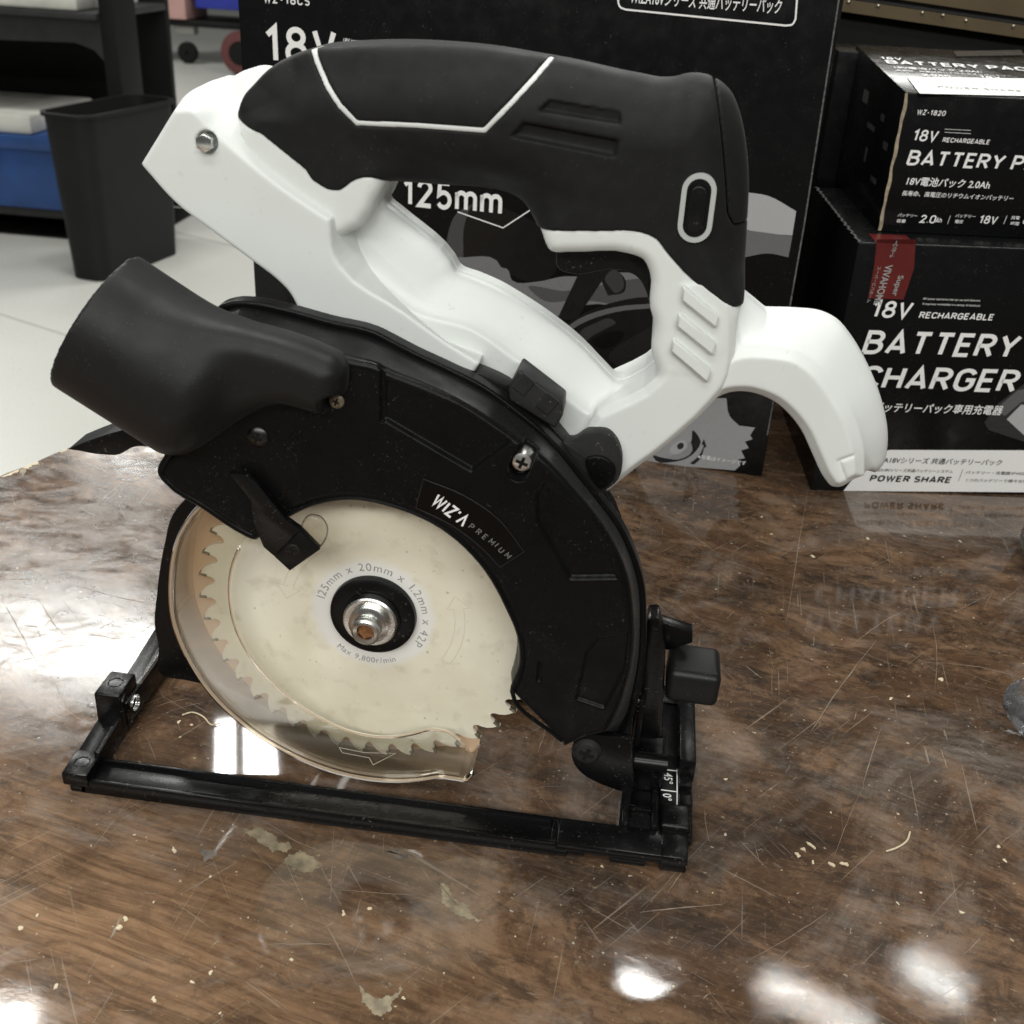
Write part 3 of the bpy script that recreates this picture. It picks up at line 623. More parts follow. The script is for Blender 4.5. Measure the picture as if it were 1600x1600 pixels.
# lock button in the grip
def stadium(c, hw, hh, n=14):
    a = [(c[0]+hw*math.cos(q), c[1]+(hh-hw)+hw*math.sin(q)) for q in np.linspace(0, math.pi, n)]; b = [(c[0]+hw*math.cos(q), c[1]-(hh-hw)+hw*math.sin(q)) for q in np.linspace(math.pi, 2*math.pi, n)]
    return np.array(a+b)
bc_ = U(1089, 325, 40.5)[[0, 2]]
o1 = stadium(bc_, 4.95, 9.9); o2 = stadium(bc_, 3.5, 8.4); n = len(o1)
v = [(p[0], y, p[1]) for y in (42, 39.75) for p in o1]+[(p[0], y, p[1]) for y in (39.75, 41.5) for p in o2]
f = [(k*n+i, k*n+(i+1) % n, (k+1)*n+(i+1) % n, (k+1)*n+i) for k in range(3) for i in range(n)]
mk('button_ring', v, f, M['ring'], grip, True, 30)
mk('button_well', [(p[0], 40.3, p[1]) for p in stadium(bc_, 3.55, 8.45)], [tuple(range(n))], M['black'], grip, False)
MB().add(*prism(stadium((bc_[0], bc_[1]-.5), 2.9, 7.2), 39.0, 42, .8, 3)).build('lock_button', M['black'], grip)
# hex bolt
hb = MB(); a6 = [(hc[0]+2.7*math.cos(math.pi/6+k*math.pi/3), hc[2]+2.7*math.sin(math.pi/6+k*math.pi/3)) for k in range(6)]
hb.add(*prism(a6, 35.4, 41, .18)); hb.build('hex_bolt', M['steel'], motor)
# trigger
tr = W([(872, 374, 's'), (874, 418), (882, 423), (976, 421), (997, 432), (1009, 452), (1014, 471, 's'), (1030, 471, 's'), (1030, 396, 's'), (997, 368, 's')], 52)
MB().add(*prism(tr, 50, 70, 1.2, 3)).build('trigger', M['black'], saw)

# --- upper blade guard
vg = Vol((18, 8, 18), (200, 42, 190), .52)
left_low = [(882, 1166, 's'), (878, 1157, 's'), (800, 1079, 's'), (814, 1040), (813, 1000), (794, 950), (752, 879), (689, 822), (614, 789), (546, 777), (482, 789), (445, 807, 's'), (397, 838, 's'), (388, 834), (319, 790), (262, 752), (252, 738), (262, 715), (285, 690, 's'), (300, 640, 's'), (330, 560, 's')]
g_f = W([(350, 506), (372, 514), (466, 536), (560, 560), (587, 566), (603, 575), (660, 597), (719, 624), (806, 682), (856, 718), (906, 773), (953, 836), (981, 898), (990, 960), (990, 1010), (982, 1060), (968, 1105), (949, 1142, 's'), (912, 1150, 's')]+left_low, 15)
ll_b = [(882, 1166, 's'), (871, 1167, 's'), (807, 1113), (785, 1093), (781, 1080), (793, 1040), (796, 1010), (792, 970), (764, 905), (707, 849), (632, 809), (546, 795), (500, 800), (449, 815, 's')]
rim_px = [(347, 490), (352, 479), (372, 471), (400, 471), (450, 481), (520, 500), (590, 517), (612, 528), (650, 548), (700, 571), (760, 602), (805, 635), (870, 692), (905, 736), (937, 776), (967, 816), (987, 858), (1001, 905), (1004, 960), (1003, 1010), (996, 1060), (985, 1105), (965, 1143, 's')]
rimP = W(rim_px, 36, 4, False)
g_b = np.concatenate([W(rim_px, 36, 4, False), W(ll_b, 25, 4, False), W(left_low[-9:], 15, 4, False)])
tg = np.clip((vg.Y-15)/19, 0, 1)
d2f = vg.poly(g_f); d2b = vg.poly(g_b)
dGd = vg.cap((1-tg)*d2f+tg*(d2b+.5), 13.2, 36, 2.6)
# relief panels, slots
def recess(d, px, y, depth, fl=1.0):
    p = vg.poly(W(px, y, raw=True)); return np.maximum(d, -np.maximum(p+np.maximum(0, (vg.Y-13.2))*fl, vg.Y-(13.2+depth)))
dGd = recess(dGd, [(599, 588), (719, 636), (801, 690), (737, 738), (597, 656)], 13.5, 1.7, .6)
dGd = recess(dGd, [(852, 752), (905, 792), (944, 842), (968, 905), (890, 906), (838, 815), (836, 772)], 13.5, 1.6, .6)
dGd = recess(dGd, [(915, 1018), (935, 995), (984, 988), (978, 1045), (945, 1108), (899, 1092)], 13.5, 1.1, .7)
dGd = recess(dGd, [(840, 1033), (846, 1033), (845, 1066), (839, 1064)], 13.5, 1.2, .3)
p_sl = vg.poly(W([(808, 700), (828, 694), (838, 706), (830, 730), (822, 748), (804, 750), (793, 738), (800, 715)], 14)); dGd = np.maximum(dGd, -np.maximum(p_sl, vg.Y-19))
step = vg.poly(W([(596, 540), (602, 540), (600, 660), (595, 660)], 14, raw=True)); dGd = np.maximum(dGd, -np.maximum(step, vg.Y-14.6))
# hollow behind so the blade has room
rad = np.sqrt((vg.X-BC[0])**2+(vg.Z-BC[2])**2); dGd = np.maximum(dGd, -np.maximum(rad-64.5, 26.5-vg.Y))
guard = vg.build('upper_guard', dGd, M['guard'], saw, it=1)
rm = np.concatenate([rimP, W(ll_b, 33, 4, False), W(left_low[-9:], 15, 4, False)+np.array([-.8, -.8])])
dr = vg.poly(rimP, False); dR = vg.cap(dr-1.4, 31, 37.5, .7)
inner_cut = rad-60
dR = np.maximum(dR, -inner_cut+0*dR)
vg.build('guard_rim', dR, M['guard'], guard)
# lip round the lower left plate
lp = W(left_low[-10:-2], 14, 4, False); 
mk('edge_lip', *tube([(p[0], 14.2, p[1]) for p in lp], 1.3, 8), M['guard'], guard)
li = W([(878, 1157), (800, 1079), (814, 1040), (813, 1000), (794, 950), (752, 879), (689, 822), (614, 789), (546, 777), (482, 789), (447, 806)], 14.0, 5, False)
mk('opening_lip', *tube([(p[0], 13.9, p[1]) for p in li], .75, 6), M['guard'], guard)
# badge
bd = W([(662, 748, 's'), (725, 774), (780, 812), (819, 862, 's'), (781, 886, 's'), (755, 858), (705, 820), (650, 793, 's')], 13)
MB().add(*prism(bd, 12.75, 13.6, .15, 1)).build('badge', M['gloss'], guard)
mk('badge_border', *tube([(p[0], 12.85, p[1]) for p in bd], .16, 6, True), M['lever'], guard)
lo_ = MB()
def on_plane(v, f, px, Y, ang, holder):
    p0 = U(px[0], px[1], Y); a = math.radians(ang); holder.add(place(v, p0, (math.cos(a), 0, math.sin(a)), (-math.sin(a), 0, math.cos(a))), f)
v, f, w_ = din_geo("WIZ'Λ", 4.6, .17, .12, .0, .95); sc0 = 13.2/w_; v = [(a*sc0, b, c) for a, b, c in v]
on_plane(v, f, (672, 786), 12.55, -36, lo_)
lo_.build('badge_lettering', M['print_w'], guard, smooth=False)
lo_ = MB(); pz = [(731, 824, -38), (742, 832, -38), (752, 840, -39), (762, 847, -41), (772, 854, -43), (777, 860, -44), (787, 868, -46)]
for ch_, (x, y, a) in zip('PREMIUM', pz):
    v, f, w_ = din_geo(ch_, 2.1, .15, .1); on_plane(v, f, (x, y), 12.55, a, lo_)
lo_.build('badge_lettering', M['print_dim'], guard, smooth=False)
def screw(px, Y, r, m, parent, y1=None, drv='cross', proud=1.6):
    c = U(px[0], px[1], Y); b_ = MB(); n = 28
    b_.add(*lathe([(0, -proud), (r*.35, -proud), (r*.75, -proud*.8), (r, -proud*.2), (r, 2.5)], (c[0], Y, c[2]), n)); n0 = len(b_.f); q = r*.5
    for a in (20, 110):
        b_.add(*box((c[0], Y-proud-.02-.01*(a > 90), c[2]), (2*q, .3, r*.26), 0, Matrix.Rotation(math.radians(a), 3, 'Y')))
    o = b_.build('screw', [m, M['black']], parent)
    for i, pol in enumerate(o.data.polygons): pol.material_index = 1 if i >= n0 else 0
    return o
screw((817, 717), 17, 3.9, M['steel'], guard, proud=3)
screw((403, 683), 13.2, 3.4, M['darksteel'], guard, proud=1.2)
screw((526, 627), 12.5, 2.3, M['dirtmetal'], guard, proud=.8)

# --- dust spout
vs = Vol((-10, -14, 115), (130, 52, 205), .75)
m0 = U(208, 404, 17); m1 = U(85, 585, 17); mc = (m0+m1)/2+np.array([1.2, 0, -.8]); rs = np.linalg.norm(m0-m1)/2*.955
ea = U(345, 492, 17)-m0; eb = U(215, 670, 17)-m1; ax = nrm(nrm(ea)+nrm(eb)); ax[1] = 0
nx_ = np.array([ax[2], 0, -ax[0]])
px_ = vs.X-mc[0]; py_ = vs.Y-mc[1]; pz_ = vs.Z-mc[2]
al = px_*ax[0]+pz_*ax[2]; la = px_*nx_[0]+pz_*nx_[2]; rr = np.sqrt(la**2+py_**2)
L1 = 44.0
qa = rr-rs+9.0; qb = al-L1+9.0
cyl = np.minimum(np.maximum(qa, qb), 0)+np.sqrt(np.maximum(qa, 0)**2+np.maximum(qb, 0)**2)-9.0
cyl = np.maximum(cyl, -al)
tail = vs.poly(W([(250, 500), (330, 503), (360, 507), (400, 516), (450, 530), (500, 549), (531, 566), (540, 580), (540, 596), (536, 622), (524, 644), (500, 648), (470, 640), (440, 634), (410, 640), (385, 652), (350, 672), (310, 688), (270, 676), (230, 600)], 9))
dT = vs.cap(tail, 3.5, 22, 8.0)
sp = smin(cyl, dT, 9)
sp = np.maximum(sp, -np.maximum(rr-rs+2.4, al-30)); sp = np.maximum(sp, -al)
sp = np.maximum(sp, -np.maximum(np.sqrt((vs.X-U(524, 632, 10)[0])**2+(vs.Z-U(524, 632, 10)[2])**2)-4.0, vs.Y-20))
vs.build('dust_spout', sp, M['spout'], saw, it=3)

# --- strap holding the lower guard
sp_px = [(358, 738, 's'), (388, 742, 's'), (400, 752, 's'), (448, 811, 's'), (467, 824, 's'), (500, 857, 's'), (453, 889, 's'), (412, 854, 's'), (396, 815, 's'), (392, 782, 's')]
strap = MB().add(*prism(W(sp_px, 9.5, 3), 9.0, 11.6, .4)).build('guard_strap', M['metalblk'], saw)
MB().add(*prism(W([(430, 868, 's'), (470, 828, 's'), (501, 857, 's'), (454, 890, 's')], 8.5), 7.6, 9.1, .3)).build('clamp_plate', M['black'], strap)
screw((459, 858), 8.4, 2.9, M['darksteel'], strap, proud=1.0)
MB().add(*prism(W([(470, 822), (480, 806), (500, 808), (512, 826), (510, 842), (496, 858)], 12), 10.6, 13.5, .9, 3)).build('clear_tab', M['clear'], strap)

# --- blade
def blade():
    out = []; Nt = 42; tips = []
    for k in range(Nt):
        t0 = 2*math.pi*k/Nt+.02; p = 2*math.pi/Nt
        def pt(fr, r): a = t0+fr*p; out.append((BC[0]+r*math.cos(a), BC[2]+r*math.sin(a)))
        pt(0, BR); pt(-.035, BR-2.0); pt(-.02, BR-4.4); pt(.06, BR-5.6); pt(.17, BR-5.9); pt(.28, BR-5.2); pt(.38, BR-3.7); pt(.52, BR-2.2); pt(.70, BR-1.1); pt(.88, BR-.45)
    bm = bmesh.new(); n = len(out)
    vs_ = [[bm.verts.new((p[0], y, p[1])) for p in out] for y in (28.4, 29.8)]
    inn = [[bm.verts.new((BC[0]+9*math.cos(2*math.pi*k/n), y, BC[2]+9*math.sin(2*math.pi*k/n))) for k in range(n)] for y in (28.4, 29.8)]
    mid = [[bm.verts.new((BC[0]+54*math.cos(2*math.pi*k/n), y, BC[2]+54*math.sin(2*math.pi*k/n))) for k in range(n)] for y in (28.4, 29.8)]
    for k in range(n):
        j = (k+1) % n
        for s in (0, 1):
            a = [inn[s][k], inn[s][j], mid[s][j], mid[s][k]]; b = [mid[s][k], mid[s][j], vs_[s][j], vs_[s][k]]
            bm.faces.new(a if s else a[::-1]); bm.faces.new(b if s else b[::-1])
        bm.faces.new([vs_[0][k], vs_[0][j], vs_[1][j], vs_[1][k]])
    bmesh.ops.recalc_face_normals(bm, faces=bm.faces[:])
    return bm_out(bm)
v, f = blade(); bl = mk('saw_blade', v, f, blade_material(), saw, False)
ct = MB()
for k in range(42):
    t0 = 2*math.pi*k/42+.02; u = np.array([math.cos(t0), math.sin(t0)]); w2 = np.array([-u[1], u[0]])
    c = np.array([BC[0], BC[2]])+u*(BR-1.3)-w2*.55
    ct.add(*box((c[0], 29.1, c[1]), (2.7, 2.0, 1.0), 0, Matrix.Rotation(-t0, 3, 'Y')))
cto = ct.build('carbide_tips', M['dirtmetal'], bl, smooth=False)
def ring_text(s, r, a_mid, size, holder, step=None, flip=False, y=28.25):
    items = [font_geo(c_, size, 0, 0) if c_ != ' ' else ([], [], size*.3) for c_ in s]; wd = [it[2]+size*.10 for it in items]; tot = sum(wd); a = a_mid+(tot/2/r if not flip else -tot/2/r)
    for it, w_ in zip(items, wd):
        am = a-(w_/2)/r if not flip else a+(w_/2)/r
        u = np.array([math.cos(am), 0, math.sin(am)]); tdir = np.array([math.sin(am), 0, -math.cos(am)])*(1 if not flip else -1); updir = u*(1 if not flip else -1)
        p0 = np.array([BC[0], y, BC[2]])+u*r-tdir*w_/2
        if it[1]: holder.add(place(it[0], p0, tdir, updir), it[1])
        a = a-w_/r if not flip else a+w_/r
bt = MB(); ring_text('125mm x 20mm x 1.2mm x 42P', 17.6, math.radians(66), 4.3, bt)
ring_text('Max 9,800r/min', 20.3, math.radians(262), 3.2, bt, flip=True)
bt.build('blade_lettering', M['print_bl'], bl, smooth=False)
# outline arrows on the blade
ar = MB()
def ring_arrow(a0, a1, r0, r1):
    P = [(r1, a) for a in np.linspace(a0, a1, 10)]+[(r1+2.4, a1), ((r0+r1)/2, a1+.16), (r0-2.4, a1)]+[(r0, a) for a in np.linspace(a1, a0, 10)]
    P = [(BC[0]+r*math.cos(a), BC[2]+r*math.sin(a)) for r, a in P]; a, b = stroke(P+['c'], .17); ar.add([(p[0], 28.28, p[1]) for p in a], b)
ring_arrow(math.radians(-32), math.radians(12), 29, 32.5); ring_arrow(math.radians(118), math.radians(166), 29, 32.5)
ar.build_each('blade_arrow', M['print_rule'], bl, smooth=False)
fl = MB().add(*lathe([(0, 0), (10, 0), (10.2, .6), (13.6, .6), (15.0, 1.4), (15.2, 2.6), (15.2, 3.4)], (BC[0]+.4, 24.9, BC[2]+.6), 64)); fl.build('blade_flange', M['black'], saw)
wc = (BC[0]+.3, 0, BC[2]+.3)
sb = MB().add(*lathe([(4, 22.6), (8.9, 22.6), (9.5, 23.1), (9.5, 24.95)], wc, 48)).build('spindle_washer', M['steel'], saw)
b2 = MB().add(*lathe([(3.0, 18.2), (3.0, 16.3), (4.2, 16.0), (5.0, 16.5), (5.2, 17.4), (5.0, 20.2), (6.4, 20.5), (7.0, 20.8), (7.0, 22.65)], wc, 40)).build('spindle_bolt', M['steel'], saw)
MB().add(*prism(np.array([(wc[0]+3.05*math.cos(k*math.pi/3+.3), wc[2]+3.05*math.sin(k*math.pi/3+.3)) for k in range(6)]), 17.4, 18.6, 0)).build('bolt_socket', M['rust'], b2)

# --- clear lower guard
go_px = [(318, 786), (300, 806), (281, 838), (268, 905), (271, 965), (291, 1021), (329, 1081), (389, 1137), (464, 1182), (539, 1209), (614, 1219), (660, 1217), (692, 1213), (714, 1216), (730, 1217), (738, 1208)]
gi_px = [(719, 1156), (700, 1143), (674, 1139), (645, 1146), (614, 1151), (557, 1145), (482, 1111), (430, 1070), (389, 1021), (366, 972), (359, 927), (362, 890), (378, 850), (410, 815)]
go_ = W(go_px, 21, 5, False); gi_ = W(gi_px, 21, 5, False)
fp = np.concatenate([go_, W([(740, 1195), (732, 1170)], 21, raw=True), gi_])
v, f = prism(fp, 20.6, 21.6, 0); lg_ = mk('lower_guard', v, f, M['clear'], saw, False)
rb = MB(); n = len(go_)
v = [(p[0], 20.8, p[1]) for p in go_]+[(p[0], 37.5, p[1]) for p in go_]; f = [(i, i+1, i+1+n, i+n) for i in range(n-1)]; rb.add(v, f)
cen = np.array([BC[0], BC[2]]); gin = (cen+(go_-cen)*.975)[:-8]; n = len(gin)
v = [(p[0], 20.8, p[1]) for p in gin]+[(p[0], 37.5, p[1]) for p in gin]; rb.add(v, [(i, i+1, i+1+n, i+n) for i in range(n-1)])
rb.build('guard_rim_wall', M['clearrim'], lg_)
mk('guard_bead', *tube([(p[0], 20.9, p[1]) for p in go_], .95, 10), M['clearrim'], lg_)
mk('guard_bead', *tube([(p[0], 36.5, p[1]) for p in go_[4:]], .8, 8), M['clear'], lg_)
mk('guard_bead', *tube([(p[0], 20.8, p[1]) for p in gi_[:-6]], .62, 8), M['clearrim'], lg_)
v, f = prism(fp, 36.6, 37.4, 0); mk('guard_back', v, f, M['dusty'], lg_, False)
ao = MB(); P = [tuple(U(x, y, 20.4)[[0, 2]]) for x, y in ((530, 1168), (535, 1176), (577, 1184), (583, 1195), (618, 1177), (570, 1176), (533, 1168))]
a, b = stroke(P[:-1]+['c'], .22); ao.add([(p[0], 20.35, p[1]) for p in a], b); ao.build('guard_arrow', M['print_rule'], lg_, smooth=False)
# dark inner guard behind the blade
ig = W([(300, 770), (272, 800), (258, 850), (246, 930), (243, 975), (249, 1005), (250, 1048), (300, 1062, 's'), (420, 1090, 's'), (560, 1150, 's'), (650, 1130, 's'), (600, 780, 's')], 40)
MB().add(*prism(ig, 38.5, 44, .8)).build('inner_guard', M['black'], saw)
# gear case behind the guard
gc = W([(560, 560, 's'), (690, 560), (720, 572), (790, 602), (880, 686), (905, 720), (960, 800), (985, 900), (985, 1050), (940, 1120), (700, 1000), (500, 700)], 38)
MB().add(*prism(gc, 37.2, 47, .8)).build('gear_case', M['black'], saw)
gp = W([(879, 686, 's'), (897, 687), (915, 676), (931, 671), (950, 673), (962, 684), (970, 700), (967, 745), (937, 769, 's'), (905, 740, 's')], 38.5)
gpo = MB().add(*prism(gp, 36.5, 43, .8)).build('gear_cover', M['lever'], saw)
MB().add(*prism(W([(915, 716), (940, 712), (962, 730), (960, 748), (938, 764), (920, 742)], 36), 35.2, 37, .8, 3)).build('cover_boss', M['guard'], gpo)
# lever of the lower guard
lv = W([(106, 702, 's'), (135, 690), (188, 673), (214, 667), (240, 676), (290, 690, 's'), (290, 712, 's'), (262, 709), (239, 700), (207, 699), (187, 710), (155, 710), (120, 704)], 32)
lev = MB().add(*prism(lv, 32, 45, 1.0, 3)).build('guard_lever', M['black'], saw)
# ribbed depth lock
dl = MB().add(*prism(W([(812, 574, 's'), (881, 627, 's'), (880, 646, 's'), (869, 667, 's'), (797, 622, 's'), (795, 606, 's')], 33), 31, 43, 1.2, 3))
dlo = dl.build('depth_lock_lever', M['lever'], saw)
pa = U(813, 590, 31); pb = U(868, 634, 31); dv_ = nrm(pb-pa); up_ = np.array([-dv_[2], 0, dv_[0]])
rbm = MB()
for k in range(7):
    for s in (.02, .70):
        c = pa+(pb-pa)*(s+.045*k)-up_*1.0; rbm.add(*box((c[0], 30.9, c[2]), (.9, .9, 6.0), .2, Matrix.Rotation(-math.atan2(dv_[2], dv_[0]), 3, 'Y'), 1))
rbm.build('grip_ribs', M['lever'], dlo)

# --- base plate
XL, XR, YB = -16.5, 213.5, 97.0
bs = MB()
bs.add(*bb(-7, 172, -1.2, 11.8, .4, 4.6, .6)); bs.add(*bb(-5, 168, -1.4, .8, .2, 6.0, .5)); bs.add(*bb(-5, 168, 10.4, 12.0, .3, 6.0, .45)); 
bs.add(*bb(-4.5, -2.2, .6, 10.6, .5, 5.9, .4)); bs.add(*bb(165.8, 168.1, .6, 10.6, .5, 5.9, .4))
bs.add(*bb(168, 213.4, -1.0, 11.6, 2.6, 6.4, .6)); bs.add(*bb(168, 178, .5, 6, .2, 3, .4)); bs.add(*bb(187, 199, -.8, 11, .2, 3, .4)); bs.add(*bb(204, 213.2, -1.3, 14, .2, 6.8, .6)); bs.add(*bb(178, 187, 4, 10, .3, 2.9, .3))
def skew(vf): return [(p[0]-.062*max(0, p[1]), p[1], p[2]) for p in vf[0]], vf[1]
bs.add(*skew(bb(-11.2, -1.4, -2.0, 11.5, 3.4, 9.0, .8))); bs.add(*bb(-9, -2.6, -1.4, 11, .3, 3.8, .6)); bs.add(*skew(bb(-11.4, -2.4, 11, YB, .6, 7.2, .6))); bs.add(*skew(bb(-3.4, -1.0, 9, YB, .5, 10.5, .5)))
bs.add(*bb(189, 215.2, 11.4, YB+.2, .5, 5.4, .6)); bs.add(*bb(-17.0, 215.4, 86, YB+.6, .3, 6.6, .6)); bs.add(*bb(-7, 191, 84.6, 87.2, .6, 15.5, .6))
bs.add(*bb(209.5, 215.8, 40, 96, 4.5, 15, .8)); bs.add(*bb(190, 192.4, 11.2, 40, 4.8, 8, .5)); bs.add(*bb(200.2, 202.6, 11.2, 34, 4.8, 8.2, .5)); bs.add(*bb(192, 200.4, 19.5, 22, 4.8, 7.4, .4)); bs.add(*bb(203.5, 214.2, 12, 24, 5.0, 8.6, 1.2, 3))
bs.add(*bb(210, 215, 24, 30, 5, 8.4, .4)); bs.add(*bb(210, 215, 34, 41, 5, 8.4, .4))
base = bs.build('base_plate', M['metalblk'], saw)
post = MB().add(*bb(-12.9, -2.4, 30, 45.0, 4, 20.4, 1.0, 3)); post.add(*bb(-4.2, -1.4, 33, 80, 4, 15, .8)); po = post.build('guide_post', M['metalblk'], base)
mk('post_emboss', *tube([(-7.6+2.7*math.cos(a), 38+2.7*math.sin(a), 20.4) for a in np.linspace(0, 2*math.pi, 24, endpoint=False)], .28, 6, True), M['metalblk'], base)
mk('post_emboss', *tube([(-6.5+2.7*math.cos(a), 5+2.7*math.sin(a), 9.0) for a in np.linspace(0, 2*math.pi, 24, endpoint=False)], .28, 6, True), M['metalblk'], base)
nv, nf = lathe([(1.6, .3), (1.8, 0), (3.0, 0), (3.2, .4), (3.2, 1.6)], (0, 0, 0), 24)
nut_c = U(206, 1100, 33); mk('guide_nut', [(nut_c[0]+p[1]-1.2, 36+p[0], 13.5+p[2]) for p in nv], [q[::-1] for q in nf], M['steel'], base)
mk('edge_glint_rod', *tube([(-2.6, 46+i*.5, 14.2+.22*(i % 2)) for i in range(90)], 1.15, 8), M['steel'], base)  # steel rod put in for the glint along a lit edge
# bevel bracket
br = MB()
br.add(*prism(W([(1008, 985, 's'), (1013, 962, 's'), (1030, 962, 's'), (1040, 1010, 's'), (1037, 1090), (1034, 1120), (1036, 1150, 's'), (986, 1150, 's'), (990, 1100), (1003, 1040)], 42), 40, 50, .8))
br.add(*bb(191.6, 203.8, 32, 54, 5.2, 18.5, 1.2, 3))
br.add(*bb(191.2, 194.0, 36, 46, 14, 42, .8)); 
brk = br.build('bevel_bracket', M['metalblk'], saw)
hp = [(a, 33.5, 17.8) for a in (190.6, 204.6)]; mk('hinge_pin', *tube(hp, 3.6, 18), M['metalblk'], brk)
pv = W([(893, 1172), (898, 1156), (912, 1148), (930, 1146, 's'), (988, 1153, 's'), (990, 1236, 's'), (966, 1234, 's'), (935, 1222), (908, 1206), (896, 1190)], 20)
pvo = MB().add(*prism(pv, 19.2, 22.4, .6)).build('pivot_plate', M['metalblk'], saw)
screw((917, 1172), 19.2, 5.2, M['lever'], pvo, proud=2.6)
MB().add(*bb(189, 192.5, 19.5, 40, 4.8, 22, .6)).build('pivot_plate', M['metalblk'], saw)
# scale
MB().add(*bb(203.4, 209.6, 23.5, 52, 5.1, 7.2, .3)).build('angle_scale', M['black'], brk)
lt = MB()
def on_top(v, f, px, z, ux, uy): lt.add(place(v, T(px[0], px[1], z), ux, uy), f)
v, f, w_ = font_geo('45°', 4.4, 0, .012); on_top(v, f, (1038, 1207), 7.35, (0, -1, 0), (1, 0, 0))
v, f, w_ = font_geo('0°', 4.4, 0, .012); on_top(v, f, (1036, 1239), 7.35, (0, -1, 0), (1, 0, 0))
for px in ((1036, 1202), (1033, 1234)):
    c = T(px[0], px[1], 7.35); lt.add([(c[0], c[1]-.3, 7.35), (c[0]+6, c[1]-.3, 7.35), (c[0]+6, c[1]+.3, 7.35), (c[0], c[1]+.3, 7.35)], [(0, 1, 2, 3)])
c = T(1058, 1202, 7.36); lt.add([(c[0]-.2, c[1], 7.36), (c[0]+.2, c[1], 7.36), (c[0]+.2, c[1]-22, 7.36), (c[0]-.2, c[1]-22, 7.36)], [(3, 2, 1, 0)])
lt.build('scale_lettering', M['print_w'], brk, smooth=False)
# bevel knob
k0 = U(1043, 1002, 44); k1 = U(1119, 1100, 38)
kc = ((U(1043, 1050, 38)[0]+k1[0])/2+.3, 46, (U(1080, 1049, 38)[2]+U(1080, 1098, 38)[2])/2)
MB().add(*box(kc, (k1[0]-U(1043, 1050, 38)[0], 20, U(1080, 1049, 38)[2]-U(1080, 1098, 38)[2]), 2.6, Matrix.Rotation(math.radians(1.5), 3, 'Y'), 4)).build('bevel_knob', M['knob'], saw)
MB().add(*prism(W([(1013, 985), (1016, 963), (1082, 984), (1082, 1000), (1042, 1012)], 52, raw=True), 50, 56, .5)).build('bevel_quadrant', M['metalblk'], saw)

# ------------------------------------------------------------------ cartons
def hexa(name, P, d, e, w, dep, h, label, cat, lift=0.0, parent=None, bev=.8):
    P = np.array(P, float); d = np.array([d[0], d[1], 0]); e = np.array([e[0], e[1], 0]); z = np.array([0, 0, 1.0])
    r = empty(name, P+d*w/2+e*dep/2)
    c = [P, P+d*w, P+d*w+e*dep, P+e*dep]; top = [c[0]+z*h, c[1]+z*h, c[2]+z*(h+lift), c[3]+z*(h+lift)]
    bm = bmesh.new(); vv = [bm.verts.new(q) for q in c+top]
    for q in ((0, 3, 2, 1), (4, 5, 6, 7), (0, 1, 5, 4), (1, 2, 6, 5), (2, 3, 7, 6), (3, 0, 4, 7)): bm.faces.new([vv[i] for i in q])
    bmesh.ops.bevel(bm, geom=bm.edges[:], offset=bev, segments=2, affect='EDGES', profile=.5)
    v, f = bm_out(bm); mk('carton', v, f, M['carton'], r, True, 40); tag(r, label, cat); return r
bR = T(1190, 745); bL = T(1017, 720.3); bd_ = nrm(bR-bL); BW = np.dot(bR-PL(383, 200, bR, bd_), bd_); bP = bR-bd_*BW; be_ = np.array([-bd_[1], bd_[0], 0])
big = hexa('tool_carton', bP, bd_, be_, BW, 110, 300, 'tall black carton printed with a saw picture and 125mm behind the saw', 'box')
nb = -be_
def onbig(px, lift=.25): return PL(px[0], px[1], bR+nb*lift, bd_)
def flatart(name, pxs, m, lift, parent, fn, n=4, raw=False):
    q = np.array([p[:2] for p in pxs], float) if raw else curve(pxs, True, n)
    return mk(name, [fn(p, lift) for p in q], [tuple(range(len(q)))], m, parent, False)
art_list = [
 ([(1163, 300, 's'), (1200, 306), (1244, 330, 's'), (1238, 368, 's'), (1180, 362), (1163, 358, 's')], .42), ([(1163, 359, 's'), (1185, 362), (1238, 369, 's'), (1232, 402, 's'), (1200, 396), (1163, 402, 's')], .15),
 ([(697, 404, 's'), (700, 365), (712, 335), (740, 318, 's'), (726, 350), (724, 402, 's')], .085), ([(724, 402, 's'), (726, 350), (740, 318), (800, 330), (860, 370), (866, 430), (830, 440), (780, 420), (740, 405)], .010),
 ([(700, 405), (727, 402), (776, 407), (784, 418), (792, 420), (800, 438), (840, 440), (880, 432), (905, 432), (1010, 438), (1020, 470), (900, 478), (860, 500), (700, 440)], .24),
 ([(825, 448), (880, 455), (1020, 452), (1020, 462), (900, 468), (850, 470)], .11),
 ([(870, 500, 's'), (905, 425, 's'), (960, 420), (978, 440), (976, 455), (950, 462, 's'), (940, 440, 's'), (900, 500, 's')], .014), ([(960, 421), (972, 432), (974, 450), (962, 458), (952, 448), (945, 436)], .06),
 ([(870, 520), (900, 496), (960, 472), (1022, 466), (1030, 600), (900, 600)], .012), ([(884, 512, 's'), (905, 498), (960, 480), (1024, 474, 's'), (1024, 481, 's'), (960, 488), (910, 505), (890, 517, 's')], .16),
 ([(906, 520), (930, 505), (955, 498), (962, 504), (950, 512), (925, 525), (908, 540)], .055), ([(925, 535), (955, 518), (975, 520), (972, 530), (940, 545)], .004), ([(950, 560), (1000, 520), (1022, 510), (1024, 560), (990, 580)], .022)]
for i, (pp, val) in enumerate(art_list): flatart('printed_picture', pp, art(val*(1.0 if i < 2 else .72)), .2+.03*i, big, onbig)
